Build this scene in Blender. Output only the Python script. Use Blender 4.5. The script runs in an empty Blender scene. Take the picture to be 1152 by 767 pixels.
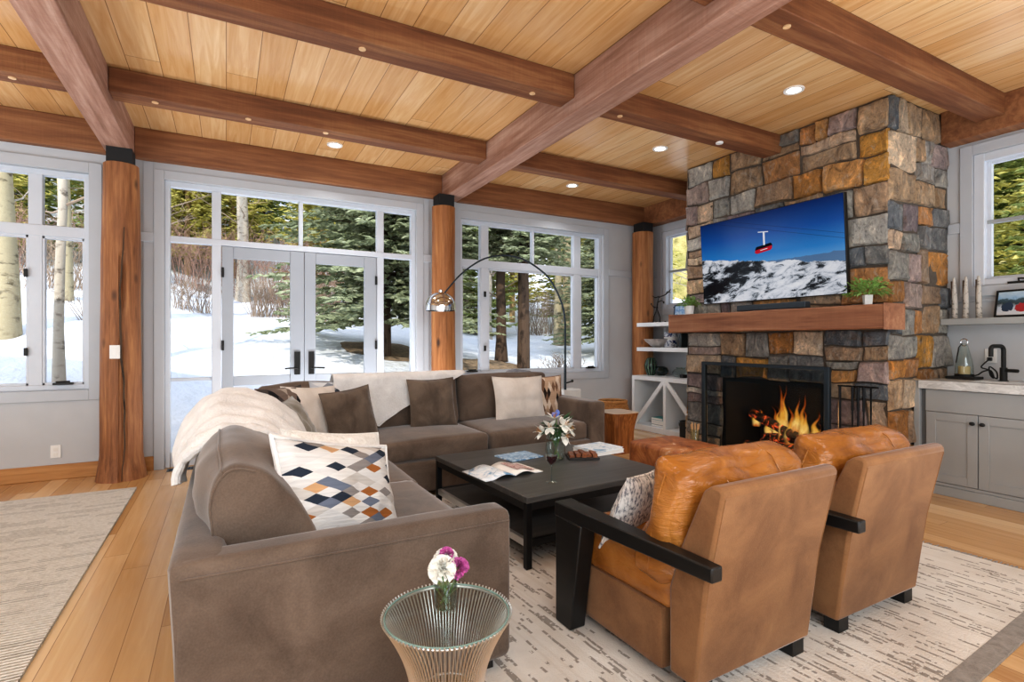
import bpy, math, random
from mathutils import Vector, Matrix, noise
random.seed(7)
PI = math.pi
C = bpy.context.scene.collection
SC = bpy.context.scene
def R(d): return math.radians(d)
def lin(h):
    if isinstance(h, str):
        h = h.lstrip('#'); h = tuple(int(h[i:i+2], 16)/255 for i in (0, 2, 4))
    return tuple(x/12.92 if x <= .04045 else ((x+.055)/1.055)**2.4 for x in h[:3])
def ns(x, y, z=0.0): return noise.noise(Vector((x, y, z)))

# ------------------------------------------------------------------ materials
class NT:
    def __init__(s, name):
        s.m = bpy.data.materials.new(name); s.m.use_nodes = True
        s.t = s.m.node_tree; s.t.nodes.clear()
        s.out = s.t.nodes.new('ShaderNodeOutputMaterial')
    def n(s, typ, **k):
        nd = s.t.nodes.new('ShaderNode'+typ)
        for a, b in k.items(): setattr(nd, a, b)
        return nd
    def l(s, a, b): s.t.links.new(a, b)
    def set(s, sock, v):
        if hasattr(v, 'bl_idname') or hasattr(v, 'is_output'): s.l(v, sock)
        else:
            if isinstance(v, (tuple, list)) and len(v) == 3 and sock.type == 'RGBA': v = tuple(v)+(1,)
            sock.default_value = v
    def math(s, op, a, b=0.0, c=None):
        nd = s.n('Math', operation=op); s.set(nd.inputs[0], a); s.set(nd.inputs[1], b)
        if c is not None: s.set(nd.inputs[2], c)
        return nd.outputs[0]
    def mix(s, f, a, b, bt='MIX'):
        nd = s.n('MixRGB', blend_type=bt); s.set(nd.inputs[0], f); s.set(nd.inputs[1], a); s.set(nd.inputs[2], b)
        return nd.outputs[0]
    def ramp(s, f, stops, interp='LINEAR'):
        nd = s.n('ValToRGB'); cr = nd.color_ramp; cr.interpolation = interp
        while len(cr.elements) < len(stops): cr.elements.new(.5)
        for e, (p, c) in zip(cr.elements, stops):
            e.position = p; e.color = tuple(c)+(1,) if len(c) == 3 else c
        s.set(nd.inputs[0], f); return nd.outputs[0]
    def coord(s, which='Object'): return s.n('TexCoord').outputs[which]
    def mapping(s, v, scale=(1, 1, 1), rot=(0, 0, 0), loc=(0, 0, 0)):
        nd = s.n('Mapping'); s.l(v, nd.inputs[0]); nd.inputs['Scale'].default_value = scale
        nd.inputs['Rotation'].default_value = rot; nd.inputs['Location'].default_value = loc
        return nd.outputs[0]
    def noise(s, v, scale=5, detail=4, rough=.55, dist=0):
        nd = s.n('TexNoise'); s.l(v, nd.inputs['Vector']); nd.inputs['Scale'].default_value = scale
        nd.inputs['Detail'].default_value = detail; nd.inputs['Roughness'].default_value = rough
        nd.inputs['Distortion'].default_value = dist
        return nd.outputs['Fac']
    def white(s, v, dim='3D'):
        nd = s.n('TexWhiteNoise', noise_dimensions=dim)
        s.l(v, nd.inputs['W' if dim == '1D' else 'Vector']); return nd.outputs['Value']
    def xyz(s, v):
        nd = s.n('SeparateXYZ'); s.l(v, nd.inputs[0]); return nd.outputs
    def comb(s, x=0.0, y=0.0, z=0.0):
        nd = s.n('CombineXYZ'); s.set(nd.inputs[0], x); s.set(nd.inputs[1], y); s.set(nd.inputs[2], z); return nd.outputs[0]
    def bump(s, h, strength=.3, dist=.01):
        nd = s.n('Bump'); s.l(h, nd.inputs['Height']); nd.inputs['Strength'].default_value = strength
        nd.inputs['Distance'].default_value = dist; return nd.outputs[0]
    def bsdf(s, col, rough=.5, metal=0, nrm=None, spec=.5, sheen=0, emit=None, estr=0, coat=0):
        b = s.n('BsdfPrincipled'); s.set(b.inputs['Base Color'], col); s.set(b.inputs['Roughness'], rough)
        b.inputs['Metallic'].default_value = metal; b.inputs['Specular IOR Level'].default_value = spec
        b.inputs['Sheen Weight'].default_value = sheen; b.inputs['Sheen Roughness'].default_value = .4
        b.inputs['Coat Weight'].default_value = coat; b.inputs['Coat Roughness'].default_value = .15
        if nrm is not None: s.l(nrm, b.inputs['Normal'])
        if emit is not None: s.set(b.inputs['Emission Color'], emit); s.set(b.inputs['Emission Strength'], estr)
        s.l(b.outputs[0], s.out.inputs[0]); return b

def plain(name, col, rough=.5, metal=0, spec=.5, sheen=0, var=.08, scale=6, bump=0, bscale=60, coat=0):
    s = NT(name); c = lin(col); co = s.coord()
    f = s.noise(co, scale, 3)
    a = tuple(x*(1-var) for x in c); b = tuple(min(1, x*(1+var)) for x in c)
    nrm = s.bump(s.noise(co, bscale, 3), bump) if bump else None
    s.bsdf(s.ramp(f, [(.3, a), (.7, b)]), rough, metal, nrm, spec, sheen, coat=coat); return s.m

def wood(name, dark, mid, light, axis, scale=1.0, rough=.55, bump=.25, saw=0, stretch=14, coat=0, knots=0):
    s = NT(name); co = s.coord()
    sc = [stretch*scale]*3; sc[axis] = scale*.9
    g = s.noise(s.mapping(co, tuple(sc)), 1.6, 6, .65, .4)
    big = s.noise(s.mapping(co, tuple(.35*x if i != axis else x*.6 for i, x in enumerate(sc))), 1.0, 3)
    f = s.math('ADD', s.math('MULTIPLY', g, .65), s.math('MULTIPLY', big, .4))
    col = s.ramp(f, [(.36, lin(dark)), (.52, lin(mid)), (.68, lin(light))])
    h = g
    if saw:
        sc2 = [3.0]*3; sc2[axis] = 55
        w = s.noise(s.mapping(co, tuple(sc2)), 1.0, 2)
        col = s.mix(s.math('MULTIPLY', w, saw), col, tuple(x*.75 for x in lin(dark)), 'MIX')
        h = s.math('ADD', g, w)
    if knots:
        k = s.n('TexVoronoi'); s.l(s.mapping(co, tuple(4 if i != axis else 1.7 for i in range(3))), k.inputs['Vector'])
        k.inputs['Scale'].default_value = 1.3
        km = s.ramp(k.outputs['Distance'], [(.06, (1, 1, 1)), (.16, (0, 0, 0))])
        col = s.mix(s.math('MULTIPLY', km, knots), col, lin('#3a2213'))
    s.bsdf(col, rough, 0, s.bump(h, bump, .006), coat=coat); return s.m

def planks(name, w, L, cols, gapcol, rough, gapw=.012, grain=.5, bump=.15, coat=0):
    """boards that run along world Y, w wide and about L long"""
    s = NT(name); x, y, z = s.xyz(s.coord())
    xi = s.math('DIVIDE', x, w); i = s.math('FLOOR', xi); fx = s.math('FRACT', xi)
    r1 = s.white(i, '1D')
    yj = s.math('ADD', s.math('DIVIDE', y, L), s.math('MULTIPLY', r1, 7.3)); j = s.math('FLOOR', yj); fy = s.math('FRACT', yj)
    r2 = s.white(s.comb(i, j, 3.0))
    g = s.noise(s.comb(s.math('MULTIPLY', x, 26.0), s.math('ADD', s.math('MULTIPLY', y, 1.5), s.math('MULTIPLY', r2, 40.0)), s.math('MULTIPLY', r2, 9.0)), 1.0, 5, .6, .8)
    f = s.math('ADD', s.math('MULTIPLY', r2, 1-grain), s.math('MULTIPLY', g, grain))
    col = s.ramp(f, [(.15+.2*k, lin(c)) for k, c in enumerate(cols)])
    e = s.math('MINIMUM', fx, s.math('SUBTRACT', 1.0, fx))
    e2 = s.math('MULTIPLY', s.math('MINIMUM', fy, s.math('SUBTRACT', 1.0, fy)), L/w)
    gap = s.math('LESS_THAN', s.math('MINIMUM', e, e2), gapw)
    col = s.mix(s.math('MULTIPLY', gap, .75), col, lin(gapcol))
    h = s.math('SUBTRACT', s.math('MULTIPLY', g, .2), gap)
    s.bsdf(col, rough, 0, s.bump(h, bump, .004), coat=coat); return s.m

def fabric(name, c1, c2, rough=.9, sheen=.3, scale=5, weave=220, bump=.15, fuzz=0):
    s = NT(name); co = s.coord()
    f = s.noise(co, scale, 5, .6, .6)
    w = s.noise(co, weave, 2)
    col = s.ramp(s.math('ADD', s.math('MULTIPLY', f, .8), s.math('MULTIPLY', w, .2)), [(.35, lin(c1)), (.65, lin(c2))])
    h = s.math('ADD', w, s.math('MULTIPLY', s.noise(co, 9, 3), 2.0 if not fuzz else .5))
    s.bsdf(col, rough, 0, s.bump(h, bump, .006), .2, sheen); return s.m

def emis(name, col, st):
    s = NT(name); e = s.n('Emission'); s.set(e.inputs[0], tuple(lin(col))+(1,)); e.inputs[1].default_value = st
    s.l(e.outputs[0], s.out.inputs[0]); return s.m

def glass(name, tint='#ffffff', refl=.06, edge=.25, alpha=.0, rough=.01):
    s = NT(name); t = s.n('BsdfTransparent'); s.set(t.inputs[0], tuple(lin(tint))+(1,))
    g = s.n('BsdfGlossy'); g.inputs['Roughness'].default_value = rough; s.set(g.inputs[0], (.95, .97, .97, 1))
    lw = s.n('LayerWeight'); lw.inputs[0].default_value = .25
    f = s.math('ADD', s.math('MULTIPLY', s.math('POWER', lw.outputs['Facing'], 1.6 if edge > .1 else 1.0), edge), refl)
    if edge > .4:
        s.l(s.ramp(lw.outputs['Facing'], [(.2, lin(tint)), (.75, tuple(.72*x for x in lin(tint))), (1, tuple(.4*x for x in lin(tint)))]), t.inputs[0])
    m = s.n('MixShader'); s.l(f, m.inputs[0]); s.l(t.outputs[0], m.inputs[1]); s.l(g.outputs[0], m.inputs[2])
    s.l(m.outputs[0], s.out.inputs[0]); return s.m

M = {}
M['floor'] = planks('oak_floor', .125, 1.9, ['#ae7e4b', '#c59a64', '#d2aa77', '#e0be90'], '#7a4e28', .26, grain=.45, coat=.3)
M['ceiling'] = planks('ceiling_boards', .21, 6.0, ['#bd8a52', '#cd9f68', '#d8af7d', '#e5c699'], '#6b4526', .26, gapw=.012, grain=.72)
M['wall'] = plain('wall_paint', '#c3c5c8', .7, var=.02)
M['trim'] = plain('trim_paint', '#bcc0c6', .45, var=.02)
M['sash'] = plain('sash_white', '#cdd2da', .35, var=.02)
M['door'] = plain('door_paint', '#a6abb3', .4, var=.02)
M['base'] = wood('oak_baseboard', '#9a6430', '#b98247', '#cd9a5e', 0, rough=.4)
M['beamx'] = wood('sawn_beam_x', '#5e351c', '#804f2f', '#9f7048', 0, saw=.25, rough=.7, bump=.4)
M['beamy'] = wood('sawn_beam_y', '#865e49', '#ac8370', '#ccac9a', 1, saw=.35, rough=.7, bump=.5)
M['hdr'] = wood('header_beam', '#6b4026', '#8b5a38', '#a6744c', 0, saw=.15, rough=.6, bump=.3)
M['log'] = wood('log_post_wood', '#6a4126', '#96623c', '#b88252', 2, scale=1.5, rough=.65, knots=.95, bump=.6)
M['log2'] = wood('pale_log_wood', '#74461f', '#a2683a', '#bd854f', 2, scale=1.5, rough=.6, knots=.95, bump=.6)
M['mantel'] = wood('mantel_wood', '#7b4c34', '#9d6b4c', '#b58663', 1, saw=.3, rough=.6)
M['black'] = plain('black_metal', '#17181a', .4, .6, var=.1)
M['blackmat'] = plain('matt_black', '#101112', .6, var=.1)
M['steelblk'] = plain('screen_steel', '#2f3a42', .45, .5, var=.1)
M['chrome'] = plain('chrome', '#d8d8d8', .12, 1, var=.02)
M['nickel'] = plain('nickel_rod', '#c9c6c2', .3, .85, var=.04)
M['white'] = plain('white_plastic', '#eeeeec', .4, var=.01)
M['whiteshelf'] = plain('shelf_white', '#e4e6e7', .4, var=.02)
M['greycab'] = plain('cabinet_grey', '#9fa2a3', .42, var=.02)
M['greyshelf'] = plain('shelf_grey', '#a5a8a8', .45, var=.02)
M['glass'] = glass('window_glass', '#fdfefe', .0, .045)
M['vglass'] = glass('vessel_glass', '#eaf2f0', .07, .85, rough=.03)
M['tglass'] = glass('table_glass', '#f4f7f6', .03, .22)
M['water'] = glass('vase_water', '#cfdccf', .04, .2)
M['wine'] = plain('red_wine', '#3f0a18', .12, spec=.6)
M['sofa'] = fabric('taupe_velvet', '#54463c', '#78675a', sheen=.4, scale=3.2, weave=160, bump=.12)
M['velvet'] = fabric('taupe_pillow', '#54473d', '#7c6c5e', sheen=.5, scale=4)
M['grvelvet'] = fabric('olive_pillow', '#6f685c', '#948c7d', sheen=.7, scale=7)
M['cream'] = fabric('cream_linen', '#cfc5bb', '#e2dad2', scale=4, weave=120, bump=.3)
M['fleece'] = fabric('ivory_fleece', '#d6d3d1', '#ecebe9', sheen=.3, scale=6, weave=90, bump=.7)
M['fur'] = fabric('white_fluff', '#dedad3', '#f4f2ee', sheen=.3, scale=40, weave=110, bump=.9)
M['suede'] = fabric('tan_suede', '#745034', '#926a47', sheen=.25, scale=4.5, weave=180, bump=.1)
def leather():
    s = NT('cognac_leather'); co = s.coord()
    f = s.noise(co, 4, 5, .6, .7); c = s.ramp(f, [(.3, lin('#78430f')), (.52, lin('#a2672a')), (.75, lin('#bd8240'))])
    w = s.noise(s.mapping(co, (6, 6, 14)), 1.0, 4, .6, 1.5); p = s.noise(co, 140, 2)
    s.bsdf(c, .27, 0, s.bump(s.math('ADD', s.math('MULTIPLY', w, 3.0), s.math('MULTIPLY', p, .2)), .5, .01), .5, coat=.12); return s.m
M['leather'] = leather()
def hide():
    s = NT('patched_hide'); co = s.coord()
    f = s.noise(co, 5, 6, .65, 1.2)
    c = s.ramp(f, [(.32, lin('#6a3517')), (.5, lin('#a15f31')), (.60, lin('#b97c47')), (.68, lin('#e3cfb9'))])  # palest stop paints whitish glints of light into the hide colour
    s.bsdf(c, .42, 0, s.bump(s.noise(co, 60, 3), .3), .5); return s.m
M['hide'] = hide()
M['ebony'] = wood('ebonised_wood', '#060606', '#0c0c0c', '#151414', 1, rough=.42, bump=.1)
M['tabletop'] = wood('charcoal_top', '#353332', '#464442', '#575552', 0, rough=.36, bump=.15)
M['stump'] = wood('stump_wood', '#5c3014', '#8f5426', '#bd7f45', 2, scale=2.5, rough=.45, knots=.5)
M['stumptop'] = plain('stump_top', '#c9b7a4', .35, var=.12)
M['marble'] = plain('white_marble', '#d9dad9', .3, var=.06, scale=9)
def quartz():
    s = NT('grey_quartz'); co = s.coord()
    f = s.noise(s.mapping(co, (3, 3, 9)), 3, 7, .7, 1.2)
    s.bsdf(s.ramp(f, [(.35, lin('#b3b4b4')), (.55, lin('#d3d4d3')), (.7, lin('#e7e8e7'))]), .25); return s.m
M['quartz'] = quartz()
M['stone'] = None
def stone():
    s = NT('chimney_stone'); co = s.coord()
    a = s.n('VertexColor', layer_name='Col').outputs[0]
    f = s.noise(s.mapping(co, (7, 7, 4)), 1.3, 7, .7, 1.2); g = s.noise(co, 38, 5, .7)
    c = s.mix(1.0, a, s.ramp(f, [(.30, (.22, .22, .26)), (.42, (.8, .8, .82)), (.55, (1.15, 1.14, 1.12)), (.70, (2.1, 2.0, 1.85))]), 'MULTIPLY')
    rust = s.ramp(s.noise(co, 4.2, 6, .7, .6), [(.56, (0, 0, 0)), (.72, (1, 1, 1))])
    c = s.mix(s.math('MULTIPLY', rust, .45), c, lin('#9a6a35'))
    c = s.mix(s.ramp(g, [(.3, (.5, .5, .5)), (.5, (0, 0, 0))]), c, lin('#4a4540'))
    pale = s.ramp(s.noise(s.mapping(co, (9, 9, 6), loc=(3, 1, 7)), 1.6, 8, .75, .8), [(.52, (0, 0, 0)), (.68, (1, 1, 1))])
    c = s.mix(s.math('MULTIPLY', pale, .55), c, lin('#c4bbae'))
    h = s.math('ADD', s.math('MULTIPLY', f, 1.2), s.math('MULTIPLY', g, .7))
    s.bsdf(c, .75, 0, s.bump(h, 1.0, .03), .35); return s.m
M['stone'] = stone()
M['mortar'] = plain('mortar', '#5a5046', .95, var=.2, scale=30)
M['firebrick'] = plain('soot_brick', '#15110f', .95, var=.4, scale=12)
def meshscreen():
    s = NT('screen_mesh'); t = s.n('BsdfTransparent'); d = s.n('BsdfGlossy'); d.inputs['Roughness'].default_value = .45
    s.set(d.inputs[0], (.03, .045, .055, 1)); m = s.n('MixShader'); m.inputs[0].default_value = .22
    s.set(t.inputs[0], (.8, .85, .88, 1))
    s.l(t.outputs[0], m.inputs[1]); s.l(d.outputs[0], m.inputs[2]); s.l(m.outputs[0], s.out.inputs[0]); return s.m
M['mesh'] = meshscreen()
def flame():
    s = NT('flame'); u = s.xyz(s.coord('UV')); n_ = s.noise(s.coord(), 9, 4, .6, .8)
    v = s.math('ADD', u[1], s.math('MULTIPLY', s.math('SUBTRACT', n_, .5), .5))
    col = s.ramp(v, [(0, (1, .20, .02)), (.2, (1, .60, .17)), (.42, (1, .44, .05)), (.72, (1, .17, .012)), (1, (.6, .05, .0))])
    st = s.ramp(v, [(0, (.5,)*3), (.2, (1,)*3), (.6, (.6,)*3), (1, (.15,)*3)])
    e = s.n('Emission'); s.l(col, e.inputs[0]); s.l(s.math('MULTIPLY', st, 1.75), e.inputs[1])
    t = s.n('BsdfTransparent'); m = s.n('MixShader')
    ed = s.math('ABSOLUTE', s.math('SUBTRACT', s.math('MULTIPLY', u[0], 2.0), 1.0))
    al = s.math('MULTIPLY', s.ramp(ed, [(.3, (1,)*3), (1, (0,)*3)]), s.ramp(v, [(.45, (1,)*3), (1.0, (.1,)*3)]))
    s.l(al, m.inputs[0]); s.l(t.outputs[0], m.inputs[1]); s.l(e.outputs[0], m.inputs[2]); s.l(m.outputs[0], s.out.inputs[0]); return s.m
M['flame'] = flame()
def ember():
    s = NT('ember_log'); co = s.coord(); f = s.noise(co, 14, 5, .7, .6)
    c = s.ramp(f, [(.4, lin('#0d0907')), (.6, lin('#2a1a12'))])
    e = s.ramp(f, [(.54, (0, 0, 0)), (.64, (.9, .10, .02)), (.76, (1, .32, .05))])
    s.bsdf(c, .9, 0, s.bump(f, .8, .02), emit=e, estr=2.2); return s.m
M['ember'] = ember()
def screenpic():
    s = NT('tv_picture'); x, y, z = s.xyz(s.coord('UV'))
    rid = s.math('ADD', .56, s.math('MULTIPLY', s.math('SUBTRACT', s.noise(s.comb(s.math('MULTIPLY', x, 7.0), 2.7, 0.0), 1.0, 8, .7), .5), .13))
    rid = s.math('SUBTRACT', rid, s.math('MULTIPLY', x, .24))
    sky = s.ramp(y, [(.35, lin('#74b6e8')), (.52, lin('#2b88d2')), (.75, lin('#0a55a8')), (1, lin('#052b68'))])
    tx = s.comb(s.math('MULTIPLY', x, 9.0), s.math('ADD', s.math('MULTIPLY', y, 11.0), s.math('MULTIPLY', x, -3.0)), 0.0)
    f = s.noise(tx, 1.0, 10, .74, .6)
    band = s.noise(s.comb(s.math('SUBTRACT', s.math('MULTIPLY', x, 3.0), s.math('MULTIPLY', y, 5.5)), s.math('MULTIPLY', y, 2.0), 4.0), 1.0, 3)
    dg = s.math('ABSOLUTE', s.math('SUBTRACT', y, s.math('ADD', .14, s.math('MULTIPLY', x, .52))))     # dark wooded ridge running up from the lower left
    dg = s.math('MULTIPLY', s.ramp(dg, [(.0, (1,)*3), (.15, (0,)*3)]), s.ramp(x, [(.35, (1,)*3), (.6, (0,)*3)]))
    ff = s.math('SUBTRACT', s.math('ADD', s.math('MULTIPLY', f, .75), s.math('MULTIPLY', band, .28)), s.math('MULTIPLY', dg, .13))
    snow = s.ramp(ff, [(.41, lin('#0c1017')), (.455, lin('#3a3f45')), (.485, lin('#b9c0cb')), (.53, lin('#e6e8f0')), (.7, lin('#ffffff'))])
    # hazy range on the right
    hz = s.math('MULTIPLY', s.math('LESS_THAN', y, s.math('ADD', .37, s.math('MULTIPLY', s.noise(s.comb(s.math('MULTIPLY', x, 7.0), 9.0, 0.0), 1.0, 5), .12))), 1.0)
    sky = s.mix(s.math('MULTIPLY', hz, .8), sky, lin('#5a7397'))
    c = s.mix(s.math('LESS_THAN', y, rid), sky, snow)
    # two thin cables
    for a, b in ((1.05, -.5), (1.10, -.5)):
        d = s.math('ABSOLUTE', s.math('SUBTRACT', y, s.math('ADD', a, s.math('MULTIPLY', x, b))))
        c = s.mix(s.math('MULTIPLY', s.math('LESS_THAN', d, .003), .55), c, lin('#0a1c44'))
    e = s.n('Emission'); s.l(c, e.inputs[0]); e.inputs[1].default_value = .62
    g = s.n('BsdfGlossy'); g.inputs['Roughness'].default_value = .15; a = s.n('AddShader'); m = s.n('MixShader'); m.inputs[0].default_value = .03
    s.l(e.outputs[0], m.inputs[1]); s.l(g.outputs[0], m.inputs[2]); s.l(m.outputs[0], s.out.inputs[0]); return s.m
M['tvpic'] = screenpic()
def diamonds(name, cols, nx, ny, uv=True, rough=.85):
    s = NT(name); x, y, z = s.xyz(s.coord('UV'))
    a = s.math('ADD', s.math('MULTIPLY', x, nx), s.math('MULTIPLY', y, ny)); b = s.math('SUBTRACT', s.math('MULTIPLY', x, nx), s.math('MULTIPLY', y, ny))
    r = s.white(s.comb(s.math('FLOOR', a), s.math('FLOOR', b), 1.7))
    st = []; tot = sum(w for _, w in cols); p = 0
    for c, w in cols: st.append((p, lin(c))); p += w/tot
    c = s.ramp(r, st, 'CONSTANT')
    pl = s.noise(s.comb(s.math('MULTIPLY', x, 2.0), s.math('MULTIPLY', y, 30.0), 0.0), 1.0, 3)
    c = s.mix(.35, c, s.ramp(pl, [(.3, (.45, .45, .45)), (.7, (1, 1, 1))]), 'MULTIPLY')
    s.bsdf(c, rough, 0, s.bump(pl, .5, .01), .2); return s.m
M['diamond'] = diamonds('diamond_weave', [('#dcdad8', 6), ('#c9c4bf', 2.0), ('#a86a38', 1.1), ('#2d3644', 1.4), ('#938d8a', 1.4), ('#cfa67c', .9), ('#e4e2df', 5), ('#71798a', .9)], 5.6, 9.5)
M['ikat'] = diamonds('ikat_weave', [('#c4a58a', 4), ('#2b211c', 2), ('#e0cdb9', 3), ('#7f5f49', 2)], 9, 3.4)
M['darkpat'] = diamonds('dark_ikat', [('#4a4341', 3), ('#1f1d20', 2), ('#b3a79b', 2), ('#7b6b62', 2)], 5, 3)
M['greypat'] = diamonds('pale_grey_pattern', [('#dfe0e2', 4), ('#8a8f98', 1), ('#c9ccd2', 3), ('#3d434e', .8)], 3, 4)
def speck():
    s = NT('specked_weave'); co = s.coord(); f = s.noise(s.mapping(co, (90, 90, 35)), 1, 3)
    s.bsdf(s.ramp(f, [(.40, lin('#7d7f86')), (.48, lin('#cfccc9')), (.6, lin('#efece8'))]), .9, 0, s.bump(f, .5), .2); return s.m
M['speck'] = speck()
def rug_dash():
    s = NT('dashed_rug'); x, y, z = s.xyz(s.coord())
    i = s.math('FLOOR', s.math('DIVIDE', s.math('ADD', x, s.math('MULTIPLY', s.noise(s.coord(), 14, 2), .010)), .0125))
    r = s.white(i, '1D')
    d = s.noise(s.comb(s.math('MULTIPLY', i, 3.37), s.math('MULTIPLY', y, 4.6), 0.0), 1.0, 2, .5)
    e = s.noise(s.coord(), 60, 3)
    m = s.math('GREATER_THAN', s.math('ADD', d, s.math('MULTIPLY', s.math('SUBTRACT', r, .5), .18)), .588)
    m = s.math('MULTIPLY', m, s.math('GREATER_THAN', e, .42))
    base = s.ramp(s.noise(s.coord(), 2.2, 4), [(.35, lin('#c9c1b8')), (.65, lin('#dcd7d0'))])
    base = s.mix(s.math('MULTIPLY', s.math('GREATER_THAN', s.white(s.math('ADD', i, 40.0), '1D'), .75), .18), base, lin('#b7a898'))
    c = s.mix(s.math('MULTIPLY', m, .66), base, lin('#66594e'))
    s.bsdf(c, .95, 0, s.bump(s.math('ADD', s.noise(s.coord(), 130, 2), s.math('MULTIPLY', m, -.6)), .5, .008), .1); return s.m
M['rugdash'] = rug_dash()
M['rugborder'] = fabric('rug_border', '#7b736b', '#988f86', scale=30, weave=140, bump=.5)
def rug_rib():
    s = NT('ribbed_rug'); x, y, z = s.xyz(s.coord())
    w = s.math('ADD', y, s.math('MULTIPLY', s.noise(s.coord(), 3, 2), .02))
    f = s.math('ABSOLUTE', s.math('SUBTRACT', s.math('FRACT', s.math('DIVIDE', w, .024)), .5))
    g = s.noise(s.coord(), 45, 4, .7); line = s.math('GREATER_THAN', s.noise(s.comb(s.math('MULTIPLY', x, 2.0), s.math('MULTIPLY', s.math('FLOOR', s.math('DIVIDE', w, .048)), 5.7), 0.0), 1, 2), .54)
    c = s.ramp(g, [(.3, lin('#cac3b8')), (.7, lin('#e4dfd7'))])
    c = s.mix(s.math('MULTIPLY', s.math('MULTIPLY', line, s.math('LESS_THAN', f, .14)), .6), c, lin('#6e6458'))
    s.bsdf(c, .95, 0, s.bump(s.math('ADD', s.math('MULTIPLY', f, 2.0), g), .7, .012), .1); return s.m
M['rugrib'] = rug_rib()
def picture(name, stops, scale, det=5, rough=.35, seed=0):
    s = NT(name); co = s.mapping(s.coord('UV'), (1, 1, 1), loc=(seed, seed*2.3, 0)); f = s.noise(co, scale, det, .6, .8)
    s.bsdf(s.ramp(f, [(p, lin(c)) for p, c in stops]), rough); return s.m
M['cover'] = picture('blue_cover', [(.3, '#e9eff4'), (.45, '#a9c6dd'), (.55, '#5b8bb5'), (.68, '#dfe8ef')], 5, seed=1)
M['cover2'] = picture('pale_cover', [(.3, '#c9d9e4'), (.5, '#eef2f5'), (.62, '#7ea7c6'), (.75, '#3c6b92')], 3, seed=3)
M['page'] = plain('paper', '#e9e7e2', .6, var=.02)
M['pagepic'] = picture('page_photo', [(.32, '#5b3b3b'), (.45, '#b58a86'), (.55, '#dcc6bf'), (.68, '#8c5a63')], 7, seed=5)
M['teal'] = plain('teal_cover', '#3f8b8a', .5)
M['navy'] = plain('navy_cover', '#1f3357', .5)
def familypic():
    s = NT('snow_photo'); x, y, z = s.xyz(s.coord('UV')); f = s.noise(s.coord('UV'), 7, 4, .6)
    base = s.ramp(s.math('ADD', y, s.math('MULTIPLY', s.math('SUBTRACT', f, .5), .4)), [(.1, lin('#e9eef4')), (.35, lin('#c9d4e2')), (.5, lin('#35464d')), (.66, lin('#4b6470')), (.72, lin('#9cc4e6')), (1, lin('#cfe4f4'))])
    d = s.math('ADD', s.math('POWER', s.math('MULTIPLY', s.math('SUBTRACT', x, .68), 3.2), 2.0), s.math('POWER', s.math('MULTIPLY', s.math('SUBTRACT', y, .3), 3.6), 2.0))
    c = s.mix(s.math('LESS_THAN', s.math('ADD', d, s.math('MULTIPLY', f, 1.6)), 1.25), base, lin('#b8343a'))
    d2 = s.math('ADD', s.math('POWER', s.math('MULTIPLY', s.math('SUBTRACT', x, .28), 4.2), 2.0), s.math('POWER', s.math('MULTIPLY', s.math('SUBTRACT', y, .35), 3.4), 2.0))
    c = s.mix(s.math('LESS_THAN', s.math('ADD', d2, f), .95), c, lin('#33455e'))
    s.bsdf(c, .3); return s.m
M['photo'] = familypic()
M['photo2'] = picture('ski_photo', [(.3, '#f3f6fa'), (.5, '#9fc3e6'), (.6, '#5a94cf'), (.75, '#eef3f8')], 3, seed=7)
def bluewhite():
    s = NT('blue_white_glaze'); f = s.noise(s.coord(), 26, 2, .5, 1.5)
    s.bsdf(s.ramp(f, [(.42, lin('#22386e')), (.5, lin('#e4e8ee'))], 'LINEAR'), .2); return s.m
M['bluewhite'] = bluewhite()
M['bowl'] = plain('speckled_bowl', '#b9b2ad', .35, var=.35, scale=18)
def greenvase():
    s = NT('striped_green'); x, y, z = s.xyz(s.coord()); an = s.math('ARCTAN2', y, x)
    w = s.math('SINE', s.math('ADD', s.math('MULTIPLY', an, 12.0), s.math('MULTIPLY', s.noise(s.coord(), 12, 2), 6.0)))
    s.bsdf(s.ramp(w, [(.3, lin('#16231c')), (.8, lin('#5d7a63'))]), .2); return s.m
M['greenvase'] = greenvase()
M['darkvase'] = plain('dark_green_glaze', '#1b2723', .15, var=.3)
M['leaf'] = plain('leaf_green', '#7fa354', .5, var=.4, scale=25)
M['leafdark'] = plain('leaf_dark', '#2f5130', .45, var=.3, scale=20)
M['stem'] = plain('stem_green', '#4f7a3b', .5, var=.2)
M['petal'] = plain('white_petal', '#f4f2ea', .55, var=.04)
M['pink'] = plain('magenta_petal', '#c0609f', .6, var=.45, scale=55)
M['bluepetal'] = plain('blue_petal', '#6f86cf', .6, var=.15, scale=30)
M['yellow'] = plain('stamen', '#c98a3a', .6)
M['wax'] = plain('candle_wax', '#e3c48b', .5, var=.06)
M['woodpale'] = wood('pale_stick', '#c69a6b', '#dcb78a', '#ead0aa', 2, rough=.6)
M['puzzle'] = wood('rosewood', '#542b16', '#854a26', '#a9683a', 0, scale=5, rough=.4)
M['basket'] = wood('wicker', '#83552c', '#ac7840', '#c9975c', 0, scale=9, rough=.7, bump=.8)
M['birch'] = None
def bark(name, base, mark, amt=.5, sc=5.0, stretch=3.5):
    s = NT(name); co = s.coord(); f = s.noise(s.mapping(co, (sc, sc, sc*stretch)), 1.6, 5, .65)
    g = s.noise(co, 2.0, 3)
    c = s.ramp(f, [(amt-.12, lin(mark)), (amt, lin(base))])
    c = s.mix(s.math('MULTIPLY', g, .35), c, tuple(.6*x for x in lin(base)))
    s.bsdf(c, .85, 0, s.bump(f, .6, .03), .2); return s.m
M['birch'] = bark('birch_bark', '#d3cec6', '#4b4641', .47, 17, 1.2)
M['aspen'] = bark('aspen_bark', '#b3a78a', '#4f4433', .45, 3.0, 2.2)
M['paletrunk'] = bark('pale_bark', '#b9ae9e', '#5f554a', .46, 4, 1.6)
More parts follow.
